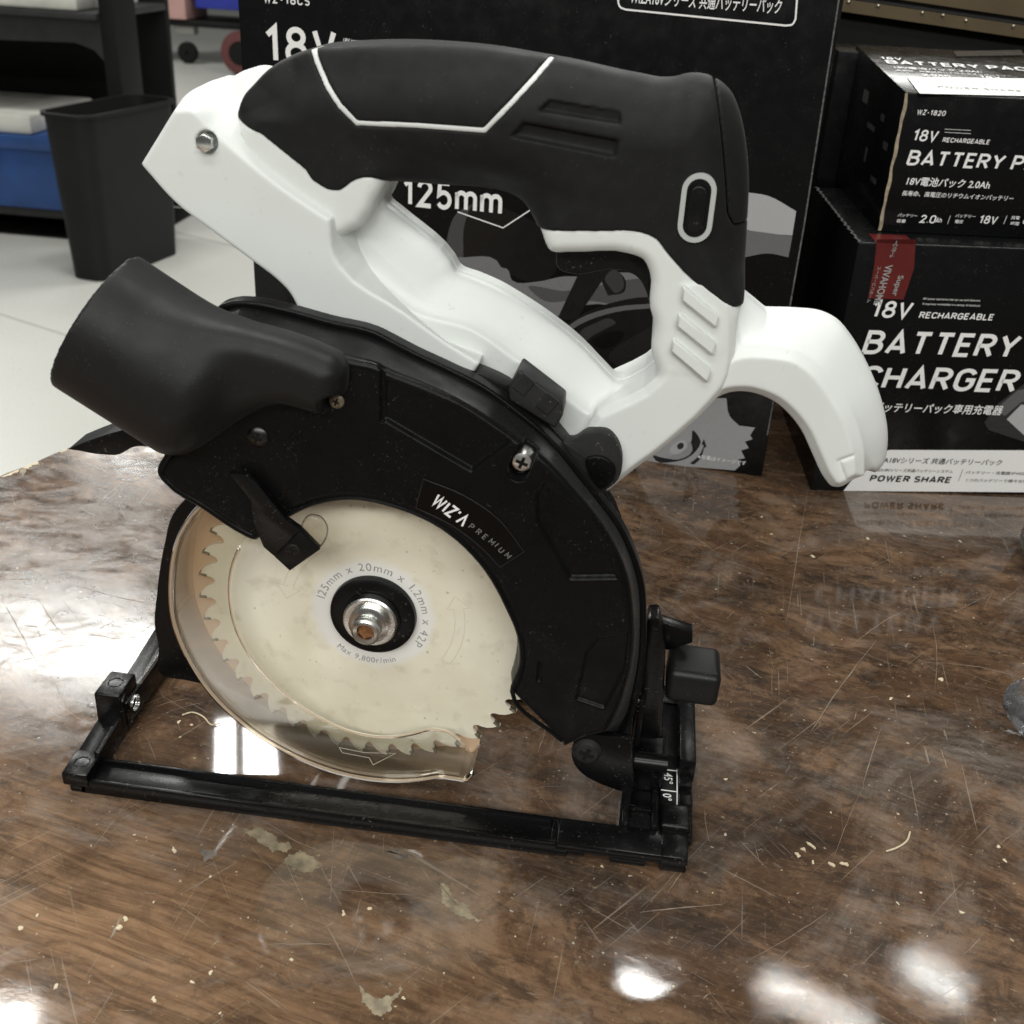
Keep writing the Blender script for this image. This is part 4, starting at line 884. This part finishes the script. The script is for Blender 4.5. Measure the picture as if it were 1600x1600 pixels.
# the printed blade near the foot of the carton
pb_ = [(985, 722, 's'), (1005, 690), (1050, 640), (1100, 622, 's'), (1135, 622, 's'), (1140, 650), (1155, 665, 's'), (1180, 668, 's'), (1172, 680, 's'), (1176, 686, 's'), (1164, 690, 's'), (1170, 700, 's'), (1158, 704, 's'), (1164, 716, 's'), (1153, 718, 's'), (1157, 727, 's'), (1148, 735, 's')]
flatart('printed_picture', pb_, art(.36), .66, big, onbig, 3)
for pp, val, lf in (([(1020, 712), (1040, 716), (1065, 705), (1080, 690), (1082, 672), (1095, 690), (1080, 712), (1050, 722), (1025, 720)], .02, .70), ([(1040, 716, 's'), (1068, 702), (1078, 690), (1082, 704), (1060, 718)], .30, .73), ([(1046, 705), (1056, 692), (1068, 688), (1074, 696), (1066, 706), (1052, 710)], .45, .76), ([(1058, 697), (1062, 692), (1068, 693), (1067, 700), (1060, 702)], .03, .79),
                    ([(1078, 724, 's'), (1092, 712), (1100, 696, 's'), (1096, 694, 's'), (1100, 686, 's'), (1104, 698, 's'), (1100, 700, 's'), (1095, 716), (1084, 726, 's')], .02, .72)):
    flatart('printed_picture', pp, art(val), lf, big, onbig, 3)
# white frame lines and words on the big carton
tw = MB()
def pline(pp, w, fn, holder, lift=.5, n=5, raw=False):
    q = [np.array(p, float) for p in pp] if raw else list(curve(pp, False, n)); P = [fn(p, lift) for p in q]; m = len(P); L = []; Rr = []
    for i in range(m):
        t_ = nrm(P[min(i+1, m-1)]-P[max(i-1, 0)]); nn = nrm(np.cross(t_, nb)); L.append(P[i]+nn*w/2); Rr.append(P[i]-nn*w/2)
    holder.add(L+Rr, [(i, i+m, i+1+m, i+1) for i in range(m-1)])
pline([(966, -20), (966, 4, 's'), (969, 11), (978, 15, 's'), (1228, 40, 's'), (1238, 38), (1243, 30, 's'), (1246, -10)], .9, onbig, tw, .5, 4)
pline([(715, 331), (786, 356, 's'), (838, 322)], .7, onbig, tw, .95, 1)
def boxtext(v, f, px, fn, d, up, holder, lift=.5): holder.add(place(v, fn(px, lift), d, up), f)
zup = np.array([0, 0, 1.0])
v, f, w_ = din_geo('18V', 19.5, .15, .15, 0, .95); boxtext(v, f, (415, 97), onbig, bd_, zup, tw)
v, f, w_ = din_geo('WZ-18CS', 4.6, .16, .2, 0, .95); boxtext(v, f, (412, 4), onbig, bd_, zup, tw)
v, f, w_ = din_geo('125mm', 16.2, .16, .14, 0, .95); s_ = 61/w_; v = [(a*s_, b, c) for a, b, c in v]; boxtext(v, f, (629, 321), onbig, bd_, zup, tw, 1.0)
v, f, w_ = font_geo('18V power tool series that can use 18V batteries', 2.6, .15, .012); boxtext(v, f, (535, 65), onbig, bd_, zup, tw)
v, f, w_ = font_geo('WIZA18Vシリーズ 共通バッテリーパック', 7.6, .06, .010); s_ = 76/w_; v = [(a*s_, b*1.0, c) for a, b, c in v]; boxtext(v, f, (984, 4), onbig, bd_, zup, tw)
tw.build_each('lettering', M['print_w'], big, smooth=False)
tw = MB(); v, f, w_ = font_geo('※写真はイメージです', 3.0, .0, .012); boxtext(v, f, (1090, 716), onbig, bd_, zup, tw, .9); tw.build_each('lettering', M['print_w'], big, smooth=False)
we = MB()
for (a, b) in (((1312, 0), (1258, 350)), ((1258, 350), (1200, 680))):
    P0 = PL(*a, bR, bd_); P1 = PL(*b, bR, bd_); we.add([P0+nb*.2, P1+nb*.2, P1+nb*.2-bd_*.8, P0+nb*.2-bd_*.8], [(0, 1, 2, 3)])
we.build('worn_edge', M['cartonwear'], big, smooth=False)

# charger carton
def rot2(a): a = math.radians(a); return np.array([math.cos(a), math.sin(a), 0])
cP = T(1266, 766); cd = rot2(10.5); ce = rot2(93.0)
chg = hexa('charger_carton', cP, cd, ce, 190, 142, 146.5, 'black battery charger carton with red tape and white foot strip, under the smaller box', 'box')
def onch(px, lift=.3): nn = np.array([cd[1], -cd[0], 0]); return PL(px[0], px[1], cP+nn*lift, cd)
tw = MB(); SH = .125
def fit(geo, width): v, f, w_ = geo; s_ = width/w_; return [(a*s_, b, c) for a, b, c in v], f
def wid(fn, a, b): return np.linalg.norm(fn(b, .3)-fn(a, .3))
v, f = fit(din_geo('18V', 9.6, .16, .12, SH), wid(onch, (1358, 496), (1424, 496))); boxtext(v, f, (1358, 496), onch, cd, zup, tw)
v, f = fit(din_geo('RECHARGEABLE', 3.6, .17, .12, SH), wid(onch, (1435, 497), (1553, 497))); boxtext(v, f, (1435, 497), onch, cd, zup, tw)
v, f = fit(din_geo('BATTERY', 13.8, .165, .12, SH), wid(onch, (1345, 553), (1591, 553))); boxtext(v, f, (1345, 553), onch, cd, zup, tw)
v, f = fit(din_geo('CHARGER', 13.8, .165, .12, SH), wid(onch, (1339, 607), (1591, 607))); boxtext(v, f, (1339, 607), onch, cd, zup, tw)
v, f = fit(font_geo('バッテリーパック専用充電器', 6, .14, .012), wid(onch, (1362, 645), (1566, 645))); v = [(a, b*1.05, c) for a, b, c in v]; boxtext(v, f, (1362, 642), onch, cd, zup, tw)
for yy_, s in ((468, '18V power tool series that can use both batteries'), (476, 'It improves workability in a variety of situations')):
    v, f = fit(font_geo(s, 1.6, .14, .0), wid(onch, (1441, yy_), (1532, yy_))); boxtext(v, f, (1441, yy_), onch, cd, zup, tw)
tw.build_each('lettering', M['print_w'], chg, smooth=False)
flatart('white_strip', [(1318, 767), (1334, 746), (1362, 712), (1390, 703), (1720, 704), (1720, 770)], M['print_w'], .12, chg, onch, raw=True)
tw = MB()
v, f = fit(font_geo('WIZA18Vシリーズ 共通バッテリーパック', 4.2, .12, .006), wid(onch, (1358, 722), (1566, 722))); boxtext(v, f, (1358, 722), onch, cd, zup, tw)
v, f = fit(din_geo('POWER SHARE', 4.1, .20, .14, SH), wid(onch, (1358, 752), (1487, 752))); boxtext(v, f, (1358, 752), onch, cd, zup, tw)
for px, s, w2 in (((1362, 736), 'WIZA18Vシリーズ共通バッテリーシステム', 127), ((1508, 740), 'バッテリー・充電器がWIZA18Vシリーズで', 150), ((1508, 752), '1つのバッテリーで様々な電動工具に使えます', 160)):
    v, f = fit(font_geo(s, 2.3, .1, .004), wid(onch, px, (px[0]+w2, px[1]))); boxtext(v, f, px, onch, cd, zup, tw)
P0 = onch((1497, 752), .4); tw.add([P0, P0+cd*.25, P0+cd*1.2+zup*8, P0+cd*.95+zup*8], [(0, 1, 2, 3)])
tw.build_each('lettering', M['print_k'], chg, smooth=False)
flatart('printed_picture', [(1538, 660), (1560, 630), (1600, 600), (1700, 560), (1720, 690), (1600, 690), (1545, 672)], art(.035), .1, chg, onch, raw=True)
flatart('printed_picture', [(1573, 655), (1596, 632), (1640, 640), (1640, 690), (1600, 680)], art(.45), .16, chg, onch, raw=True)
flatart('printed_picture', [(1555, 640), (1590, 610), (1640, 600), (1640, 625), (1596, 628), (1570, 650)], art(.12), .14, chg, onch, raw=True)
# red tape over the front top edge
nn_ = np.array([cd[1], -cd[0], 0])
tp = [onch((1370, 374), .35), onch((1431, 374), .35), onch((1428, 420), .35), onch((1412, 468), .35), onch((1356, 466), .35), onch((1366, 415), .35)]
ztop = cP[2]+146.5+.35
a0 = tp[0].copy(); a0[2] = ztop; a1 = tp[1].copy(); a1[2] = ztop
v = tp+[a0, a1, a1+ce*20, a0+ce*20]; mk('red_tape', v, [(0, 5, 4, 3, 2, 1), (0, 1, 7, 6), (6, 7, 8, 9)], M['tape'], chg, False)
tw = MB(); v, f = fit(font_geo('Super', 4.3, .0, .014), 11.5); boxtext(v, f, (1404, 430), lambda p, l: onch(p, .55), -zup*.98+cd*-.1, cd, tw)
v, f = fit(font_geo('VIVAHOME', 5.6, .0, .02), 22); boxtext(v, f, (1384, 414), lambda p, l: onch(p, .55), -zup*.98+cd*-.1, cd, tw)
v, f = fit(font_geo('スーパービバホーム', 2.3, .0, .006), 20); boxtext(v, f, (1372, 416), lambda p, l: onch(p, .55), -zup*.98+cd*-.1, cd, tw)
v, f = fit(font_geo('ービバホーム', 3, .0, .02), 9); boxtext(v, f, (1398, 376), lambda p, l: onch(p, .55), -zup*.98+cd*-.1, cd, tw)
tw.build_each('tape_lettering', M['print_g'], chg, smooth=False)
we = MB(); A0 = onch((1337, 379), .1); zz = np.array([0, 0, 1])
q = cP+zz*146.6
we.add([q-nn_*.9, q-nn_*.9+cd*190, q+nn_*.12+cd*190, q+nn_*.12], [(0, 1, 2, 3)])
P = [cP+zz*146.7+ce*t+np.array([-.4+.5*math.sin(i*1.9)+(i % 3)*.3, 0, .1]) for i, t in enumerate(np.linspace(1, 141, 46))]; n = len(P)
we.add(P+[p+cd*(1.1+.5*(i % 2))-zz*.2*(0) for i, p in enumerate(P)], [(i, i+n, i+n+1, i+1) for i in range(n-1)])
we.build('worn_edge', M['cartonwear'], chg, smooth=False)
sw = MB()
for k in range(4):
    p = cP+zz*146.75+ce*(44+15*k)+cd*(22+.6*k); sw.add([p, p+cd*1.0, p+cd*1.2+ce*8, p+cd*.2+ce*8], [(0, 1, 2, 3)])
sw.build_each('lettering', M['print_w'], chg, smooth=False)

# battery carton, on the charger carton
aP = T(1371, 361.5, 146.7); ad = rot2(8.0); ae = rot2(92.5)
bat = hexa('battery_carton', aP, ad, ae, 120, 150, 72.3, 'small black battery pack carton with raw card edge, stacked on the charger carton', 'box', lift=10)
na = np.array([ad[1], -ad[0], 0])
def onba(px, lift=.3): return PL(px[0], px[1], aP+na*lift, ad)
tw = MB()
v, f = fit(din_geo('WZ-1820', 2.6, .17, .18, .12), wid(onba, (1432, 179), (1478, 179))); boxtext(v, f, (1432, 179), onba, ad, zup, tw)
v, f = fit(din_geo('18V', 5.9, .16, .12, SH), wid(onba, (1424, 220), (1465, 220))); boxtext(v, f, (1424, 220), onba, ad, zup, tw)
v, f = fit(din_geo('RECHARGEABLE', 2.4, .17, .12, SH), wid(onba, (1472, 222), (1547, 222))); boxtext(v, f, (1472, 222), onba, ad, zup, tw)
v, f, w_ = din_geo('BATTERY PACK', 7.9, .165, .12, SH); s_ = wid(onba, (1415, 258), (1570, 258))/din_geo('BATTERY', 7.9, .165, .12, SH)[2]; boxtext([(a*s_, b, c) for a, b, c in v], f, (1415, 258), onba, ad, zup, tw)
v, f = fit(font_geo('18V電池パック 2.0Ah', 5, .14, .014), wid(onba, (1413, 290), (1547, 290))); boxtext(v, f, (1413, 288), onba, ad, zup, tw)
v, f = fit(font_geo('長寿命、高電圧のリチウムイオンバッテリー', 3, .12, .008), wid(onba, (1408, 306), (1585, 306))); boxtext(v, f, (1408, 305), onba, ad, zup, tw)
v, f = fit(din_geo('2.0', 4.4, .16, .12, SH), wid(onba, (1436, 348), (1462, 348))); boxtext(v, f, (1436, 348), onba, ad, zup, tw)
v, f = fit(din_geo('Ah', 2.9, .17, .12, SH), 3.6); boxtext(v, f, (1461, 348), onba, ad, zup, tw)
v, f = fit(din_geo('18V', 4.4, .16, .12, SH), wid(onba, (1528, 349), (1558, 349))); boxtext(v, f, (1528, 349), onba, ad, zup, tw)
for px, s, w2 in (((1402, 338), 'バッテリー', 31), ((1400, 347), '容量', 15), ((1492, 339), 'バッテリー', 32), ((1491, 348), '電圧', 14), ((1579, 342), '充電', 14), ((1578, 351), '時間', 14)):
    v, f = fit(font_geo(s, 2.0, .12, .01), wid(onba, px, (px[0]+w2, px[1]))); boxtext(v, f, px, onba, ad, zup, tw)
v, f, w_ = din_geo('80', 4.4, .16, .12, SH); boxtext(v, f, (1597, 350), onba, ad, zup, tw)
for px in ((1480, 350), (1568, 350)):
    P0 = onba(px, .3); tw.add([P0, P0+ad*.25, P0+ad*.9+zup*4.6, P0+ad*.65+zup*4.6], [(0, 1, 2, 3)])
for y0 in (202, 207):
    P0 = onba((1476, y0), .3); tw.add([P0, P0+ad*14, P0+ad*14+zup*.2, P0+zup*.2], [(0, 1, 2, 3)])
# words on the lid
lid0 = aP+zup*72.6; lidu = nrm(ae*150+zup*10)
def onlid(px):
    nl = np.cross(ad, lidu); r = R@_ray(*px); return C+r*(np.dot(lid0+nl*.25-C, nl)/np.dot(r, nl))
def lidtext(geo, a, b, hs): 
    pa_ = onlid(a); w2 = np.linalg.norm(onlid(b)-pa_); v, f = fit(geo, w2); tw.add(place([(x, y*hs, c) for x, y, c in v], pa_, ad, lidu), f)
lidtext(din_geo('18V', 8, .16, .12, .1), (1376, 92), (1408, 92), 1.0); lidtext(din_geo('BATTERY PACK', 11, .17, .12, .1), (1386, 99), (1608, 103), 1.1)
lidtext(font_geo('18V電池パック 2.0Ah', 7, .1, .01), (1395, 106), (1522, 108), 1); lidtext(font_geo('長寿命、高電圧のリチウムイオンバッテリー', 4, .1, .006), (1400, 110), (1566, 113), 1)
lidtext(din_geo('2.0Ah', 6, .16, .12, .1), (1442, 118), (1484, 119), 1); lidtext(din_geo('18V', 6, .16, .12, .1), (1532, 121), (1562, 121), 1)
tw.build_each('lettering', M['print_w'], bat, smooth=False)
q = [onlid(p) for p in ((1417, 120), (1700, 124), (1700, 152), (1437, 146))]; mk('white_strip', q, [(3, 2, 1, 0)], M['print_w'], bat, False)
tw = MB(); lid0 = lid0+np.cross(ad, lidu)*.12
lidtext(din_geo('POWER SHARE', 6, .20, .14, .1), (1466, 137), (1594, 141), 1.0); lidtext(font_geo('WIZA18Vシリーズ 共通バッテリーパック', 4, .1, .006), (1457, 126), (1600, 130), 1); tw.build_each('lettering', M['print_g'], bat, smooth=False)
we = MB(); P = [aP+zup*t+na*.25+ad*(.4*math.sin(t*.5)*.5) for t in np.linspace(.6, 71.8, 30)]; n = len(P)
we.add(P+[p+ad*(1.7+.35*math.sin(i*.8)) for i, p in enumerate(P)], [(i, i+n, i+n+1, i+1) for i in range(n-1)])
we.build('raw_edge', M['cartonedge'], bat, smooth=False)
we = MB(); q = aP+zup*72.5; we.add([q-na*1.0+ad*1, q-na*1.0+ad*11, q+na*.1+ad*11, q+na*.1+ad*1], [(0, 1, 2, 3)]); we.build('worn_edge', M['cartonedge'], bat, smooth=False)
# clear tape on the lid
q = [onlid(p) for p in ((1490, 80), (1596, 78), (1600, 86), (1495, 88))]; mk('lid_tape', q, [(3, 2, 1, 0)], M['bag'], bat, False)
# small dim prints on the shaded side of the battery carton
sdw = MB()
for (t0_, t1_, z0, z1) in ((14, 26, 40, 44), (34, 44, 52, 56), (52, 74, 44, 47), (24, 40, 20, 23), (60, 66, 26, 34), (84, 100, 55, 62)):
    b0 = aP+np.array([-.25, 0, 0]); sdw.add([b0+ae*t0_+zup*z0, b0+ae*t1_+zup*z0, b0+ae*t1_+zup*z1, b0+ae*t0_+zup*z1], [(3, 2, 1, 0)])
sdw.build_each('side_print', art(.07), bat, smooth=False)
# black carton standing behind
bk = hexa('rear_carton', T(1310, 330, 0)*0+np.array([284, 482, 0]), rot2(8), rot2(90), 180, 60, 226, 'plain black carton hidden behind the battery pack carton', 'box')
we = MB(); q = np.array([284, 482, 226.2]); we.add([q, q+rot2(8)*180, q+rot2(8)*180+np.array([0, 1.2, 0]), q+np.array([0, 1.2, 0])], [(0, 1, 2, 3)]); we.build('worn_edge', M['cartonwear'], bk, smooth=False)

# ------------------------------------------------------------------ background
fl_ = mk('floor', [(-14000, -4000, -700), (9000, -4000, -700), (9000, 16000, -700), (-14000, 16000, -700)], [(0, 1, 2, 3)], M['floor'], None, False); tag(fl_, kind='structure')
jt = MB()
ja = T(0, 490, -699); jb = T(100, 522, -699); jd = nrm(jb-ja); jn = np.array([-jd[1], jd[0], 0])
for k in (0, 1, 3):
    p = ja+jn*(900*k); jt.add([p-jd*3000-jn*3, p+jd*6000-jn*3, p+jd*6000+jn*3, p-jd*3000+jn*3], [(0, 1, 2, 3)])
jo = jt.build('floor_joints', M['joint'], fl_, smooth=False)
# waste bin
def rrect(cx, cy, hx, hy, r, ang, z, n=8):
    out = []
    for sx, sy, a0 in ((1, 1, 0), (-1, 1, 90), (-1, -1, 180), (1, -1, 270)):
        for k in range(n+1):
            a = math.radians(a0+90*k/n); out.append((sx*(hx-r)+r*math.cos(a), sy*(hy-r)+r*math.sin(a)))
    co, si = math.cos(ang), math.sin(ang); return [(cx+x*co-y*si, cy+x*si+y*co, z) for x, y in out]
bl_, bm_, br_ = T(105, 428, -700), T(165, 441, -700), T(279, 395, -700)
front = nrm(br_-bm_); ang = math.atan2(front[1], front[0]); W2 = np.linalg.norm(br_-bm_)/2+12; D2 = 72
back_dir = np.array([-math.sin(ang), math.cos(ang), 0]); cen = (bm_+br_)/2+back_dir*(D2*.86-4)
def hgt(px, base): 
    r = R@_ray(*px); t = np.dot(base-C, R@np.array([0, 0, 1.0]))/np.dot(r, R@np.array([0, 0, 1.0])); return (C+r*t)[2]
zt = hgt((165, 190), bm_)+42
rings = [rrect(cen[0], cen[1], W2*.98, D2*.86, 42, ang, -700), rrect(cen[0], cen[1], W2*1.10, D2*1.10, 50, ang, zt), rrect(cen[0], cen[1], W2*1.14, D2*1.22, 56, ang, zt), rrect(cen[0], cen[1], W2*1.14, D2*1.22, 56, ang, zt+10), rrect(cen[0], cen[1], W2*1.08, D2*1.08, 48, ang, zt+10), rrect(cen[0], cen[1], W2*.93, D2*.80, 38, ang, -680)]
n = len(rings[0]); v = [p for r in rings for p in r]; f = [(k*n+i, k*n+(i+1) % n, (k+1)*n+(i+1) % n, (k+1)*n+i) for k in range(5) for i in range(n)]+[tuple(range(5*n, 6*n))]
wb = mk('waste_bin', v, f, M['bin'], None, True, 40, loc=(cen[0], cen[1], -700)); tag(wb, 'open black plastic waste bin standing on the pale floor', 'bin')
# dark storage cart behind the bin: front plane at y = 2950
YC = 3160.0
cart = empty('storage_cart', (-1700, YC+250, -700)); tag(cart, 'dark storage cart with open shelves behind the waste bin', 'cart')
def UC(x, y): return U(x, y, YC)
xr0, xr1 = UC(163, 60)[0], UC(187, 60)[0]
MB().add(*bb(xr0, xr1, YC-20, YC+130, -690, 260, 3)).build('side_panel', M['shelfblk'], cart)
MB().add(*bb(-2600, xr0, YC+470, YC+500, -690, 260, 3)).build('back_panel', M['shelfblk'], cart)
z1_ = UC(100, 20)[2]
MB().add(*bb(-2600, xr0, YC-40, YC+480, z1_-12, z1_+8, 3)).build('shelf', M['shelfgry'], cart)
ap = [(-2600, z1_-12), (xr0-2, z1_-12)]; pts_ = [(xr0-2, UC(190, 100)[2]), (UC(165, 95)[0], UC(165, 95)[2]), (UC(150, 80)[0], UC(150, 78)[2]), (UC(120, 66)[0], UC(120, 66)[2]), (UC(60, 64)[0], UC(60, 64)[2]), (-2600, UC(0, 72)[2])]
MB().add(*prism(np.array(ap+pts_), YC-10, YC+6, 0)).build('arch_shadow_sheet', M['shelfgry'], cart)  # added sheet whose arched edge draws the arch shadow under the shelf
zs = UC(40, 318)[2]; MB().add(*bb(-2600, xr0, YC-40, YC+480, zs-30, zs, 3)).build('shelf', M['shelfgry'], cart)
MB().add(*bb(-2600, xr0+60, YC-30, YC+480, -700, zs-90, 4)).build('plinth', M['shelfblk'], cart)
cr_t = UC(50, 207)[2]; crx = UC(74, 250)[0]+120
crate = MB().add(*bb(-2500, crx, YC-60, YC+400, zs+1, cr_t-30, 6)); crate.add(*bb(-2510, crx+8, YC-72, YC+410, cr_t-42, cr_t, 5)); co_ = crate.build('blue_crate', M['blue'], None, loc=(-2000, YC, zs)); tag(co_, 'blue plastic crate on the lower shelf of the dark cart', 'crate')
pk = MB().add(*bb(-2480, UC(60, 190)[0], YC-50, YC+380, cr_t+1, UC(40, 176)[2], 10)); pk_ = pk.build('paper_bundle', M['paper'], None, loc=(-2000, YC, cr_t)); tag(pk_, 'off white paper bundle lying on top of the blue crate', 'paper bundle')
tpk = MB().add(*bb(-2600, xr0-60, YC-30, YC+400, z1_+9, z1_+60, 8)); o = tpk.build('pale_packet', M['paper'], None, loc=(-2000, YC, z1_)); tag(o, 'pale folded packets on the top shelf of the dark cart', 'packet')
# far trolleys
YF = 7600.0
def UF(x, y, Y=YF): return U(x, y, Y)
a = UF(212, -60); b = UF(291, 31)
o = mk('pink_panel_box', *bb(a[0], b[0], YF, YF+400, b[2], b[2]+500, 6), M['pink'], None, loc=(a[0], YF, b[2])); tag(o, 'pinkish board box on the far trolley, top left of the scene', 'box')
a = UF(294, -60); b = UF(372, 18)
o = mk('blue_tub', *bb(a[0], b[0]+400, YF+60, YF+500, b[2], b[2]+500, 10), M['blue2'], None, loc=(a[0], YF, b[2])); tag(o, 'deep blue plastic tub on the far trolley beside the pinkish box', 'tub')
tr_ = empty('trolley', (UF(300, 40)[0], YF+200, -700)); tag(tr_, 'far trolley frame with castors under the pinkish and blue boxes', 'trolley')
zb = UF(291, 31)[2]
MB().add(*bb(UF(190, 30)[0], UF(372, 30)[0]+300, YF+20, YF+520, UF(291, 42)[2], zb-2, 8)).build('deck', M['shelfblk'], tr_)
cs = UF(284, 50); MB().add(*bb(cs[0]-70, cs[0]+70, YF+40, YF+130, cs[2]-20, cs[2]+70, 8)).build('castor_fork', M['grey_metal'], tr_)
cw = T(284, 56, -700)
wv, wf = lathe([(10, -22), (62, -22), (70, -14), (70, 14), (62, 22), (10, 22)], (cs[0], YF+80, -628), 28); mk('castor_wheel', wv, wf, M['shelfblk'], tr_)
ww = UF(372, 62, YF-300); wv, wf = lathe([(30, -30), (75, -30), (75, -40), (125, -36), (135, -20), (135, 20), (125, 36), (30, 36)], (ww[0]+20, YF-300, -565), 36)
rr_ = mk('wheel', [(p[0]*1.0, p[1], p[2]) for p in wv], wf, M['redwheel'], tr_)
hv, hf = lathe([(0, -34), (76, -34), (76, 30)], (ww[0]+20, YF-300, -565), 30); mk('hub', hv, hf, M['shelfblk'], rr_)
# shelf rail behind the boxes
YR = 600.0
rail = empty('display_shelf', (450, YR+30, 0)); tag(rail, 'brown metal shelf edge with bright rivets behind the black cartons', 'shelf')
r0 = U(1317, 18, YR); r1 = U(1600, 60, YR); sl = (r1[2]-r0[2])/(r1[0]-r0[0])
def railz(x, off): return r0[2]+sl*(x-r0[0])+off
def rbar(o0, o1, y0, y1, m, name, x0=60, x1=800):
    v = [(x, y, railz(x, o)) for x in (x0, x1) for y in (y0, y1) for o in (o0, o1)]
    mk(name, v, [(0, 1, 3, 2), (4, 6, 7, 5), (0, 4, 5, 1), (2, 3, 7, 6), (1, 5, 7, 3), (0, 2, 6, 4)], m, rail, False)
rbar(0, 8, YR, YR+20, M['brass'], 'rail'); rbar(8.4, 12.5, YR+6, YR+20, M['shelfgry'], 'rail_groove'); rbar(12.8, 60, YR+1, YR+20, M['brass'], 'rail')
rbar(-500, -.5, YR+10, YR+20, M['shelfblk'], 'back_panel')  # extended unseen to the left, blocking bright floor reflected between the cartons
for px in ((1326, 3), (1372, 9), (1441, 20), (1473, 24), (1509, 32), (1583, 41)):
    p = U(px[0], px[1], YR); wv, wf = lathe([(0, -1.1), (.9, -.9), (1.5, 0), (1.5, .6)], (p[0], YR-.3, p[2]), 12); mk('rivet', wv, wf, M['rivet'], rail)
# crumpled clear bags at the right edge
def crumple(name, c, s, m, label, cat, seed, amp=.35):
    rg = np.random.default_rng(seed); bm = bmesh.new(); bmesh.ops.create_icosphere(bm, subdivisions=4, radius=1)
    dirs = rg.normal(size=(26, 3)); dirs /= np.linalg.norm(dirs, axis=1)[:, None]; offs = rg.uniform(.40, 1.0, 26)
    for p in bm.verts:
        n_ = np.array(p.co); k = min(1.0, min(offs[i]/max(.05, n_@dirs[i]) for i in range(26) if n_@dirs[i] > .05)); k *= 1+.002*rg.normal()
        p.co = Vector((c[0]+n_[0]*k*s[0], c[1]+n_[1]*k*s[1], max(.3, c[2]+n_[2]*k*s[2])))
    v, f = bm_out(bm); o = mk(name, v, f, m, None, True, 18, loc=c); tag(o, label, cat); return o
p = T(1607, 1146); crumple('plastic_bag', (p[0]+2, p[1]+8, 9), (18, 22, 17), M['bag'], 'crumpled clear plastic bag at the right edge, nearest the front', 'bag', 3)
p = T(1603, 912); crumple('wrapped_part', (p[0]+8, p[1]+14, 18), (14, 18, 19), M['black'], 'dark part wrapped in clear plastic at the right edge', 'packet', 5)
crumple('plastic_wrap', (p[0]+7, p[1]+13, 19), (17, 21, 22), M['bag'], 'clear plastic wrap round the dark part at the right edge', 'wrap', 6)

# ------------------------------------------------------------------ light, world, camera
w = bpy.data.worlds.new('World'); sc.world = w; w.use_nodes = True
bg = w.node_tree.nodes['Background']; bg.inputs[0].default_value = (1.0, 1.0, .97, 1); bg.inputs[1].default_value = .10
def lamp(name, c, sx, sy, rad, rot=0.0, col=(1, 1.0, .955), tilt=(0, 0)):
    l = bpy.data.lights.new(name, 'AREA'); l.shape = 'RECTANGLE'; l.size = sx*MM; l.size_y = sy*MM; l.energy = rad*math.pi*sx*sy*1e-6; l.color = col
    o = bpy.data.objects.new(name, l); o.location = [q*MM for q in c]; o.rotation_euler = (tilt[0], tilt[1], rot); COL.objects.link(o); return o
ZC = 1900
lamp('ceiling_or_fill_lamp', (-859, 2090, ZC), 52, 430, 60, math.radians(20)); lamp('ceiling_or_fill_lamp', (-751, 2086, ZC), 88, 430, 60, math.radians(20))
lamp('ceiling_or_fill_lamp', (-1560, 2560, ZC), 640, 170, 60, .05)
lamp('ceiling_or_fill_lamp', (-2050, 4060, ZC), 420, 160, 40, .1)
lamp('ceiling_or_fill_lamp', (445, 1500, ZC), 300, 24, 110, -.4); lamp('ceiling_or_fill_lamp', (755, 1555, ZC), 260, 11, 110, -.47); lamp('ceiling_or_fill_lamp', (1050, 1685, ZC), 150, 15, 110, -.6)
lamp('ceiling_or_fill_lamp', (-1060, 1180, ZC), 200, 120, 45, .2)
lamp('ceiling_or_fill_lamp', (0, 450, ZC), 1400, 450, 11)  # added overhead key that brightens the white tops
lamp('ceiling_or_fill_lamp', (-900, -2500, ZC), 2600, 600, 15); lamp('ceiling_or_fill_lamp', (1300, -2400, ZC), 2200, 600, 14); lamp('ceiling_or_fill_lamp', (0, -900, ZC), 1600, 300, 10)  # added front fill behind the camera, brightening the upright faces
lamp('ceiling_or_fill_lamp', (700, 4300, ZC+300), 1800, 900, 16); lamp('ceiling_or_fill_lamp', (-4200, 5200, ZC+300), 900, 1800, 20)  # added fill that brightens the floor

cam = bpy.data.cameras.new('Camera'); co = bpy.data.objects.new('Camera', cam); COL.objects.link(co); sc.camera = co
cam.sensor_width = 36; cam.sensor_fit = 'HORIZONTAL'; cam.lens = F/1600*36; cam.clip_start = .01; cam.clip_end = 100
rt = R@np.array([1.0, 0, 0]); up = R@np.array([0, -1.0, 0]); bk_ = R@np.array([0, 0, -1.0])
m4 = Matrix(((rt[0], up[0], bk_[0], C[0]*MM), (rt[1], up[1], bk_[1], C[1]*MM), (rt[2], up[2], bk_[2], C[2]*MM), (0, 0, 0, 1))); co.matrix_world = m4
cam.dof.use_dof = True; cam.dof.focus_distance = .43; cam.dof.aperture_fstop = 26
sc.view_settings.view_transform = 'Standard'; sc.view_settings.look = 'None'; sc.view_settings.exposure = 0; sc.view_settings.gamma = 1; sc.view_settings.use_curve_mapping = False
sc.cycles.max_bounces = 10; sc.cycles.transparent_max_bounces = 16
sc.cycles.use_denoising = True
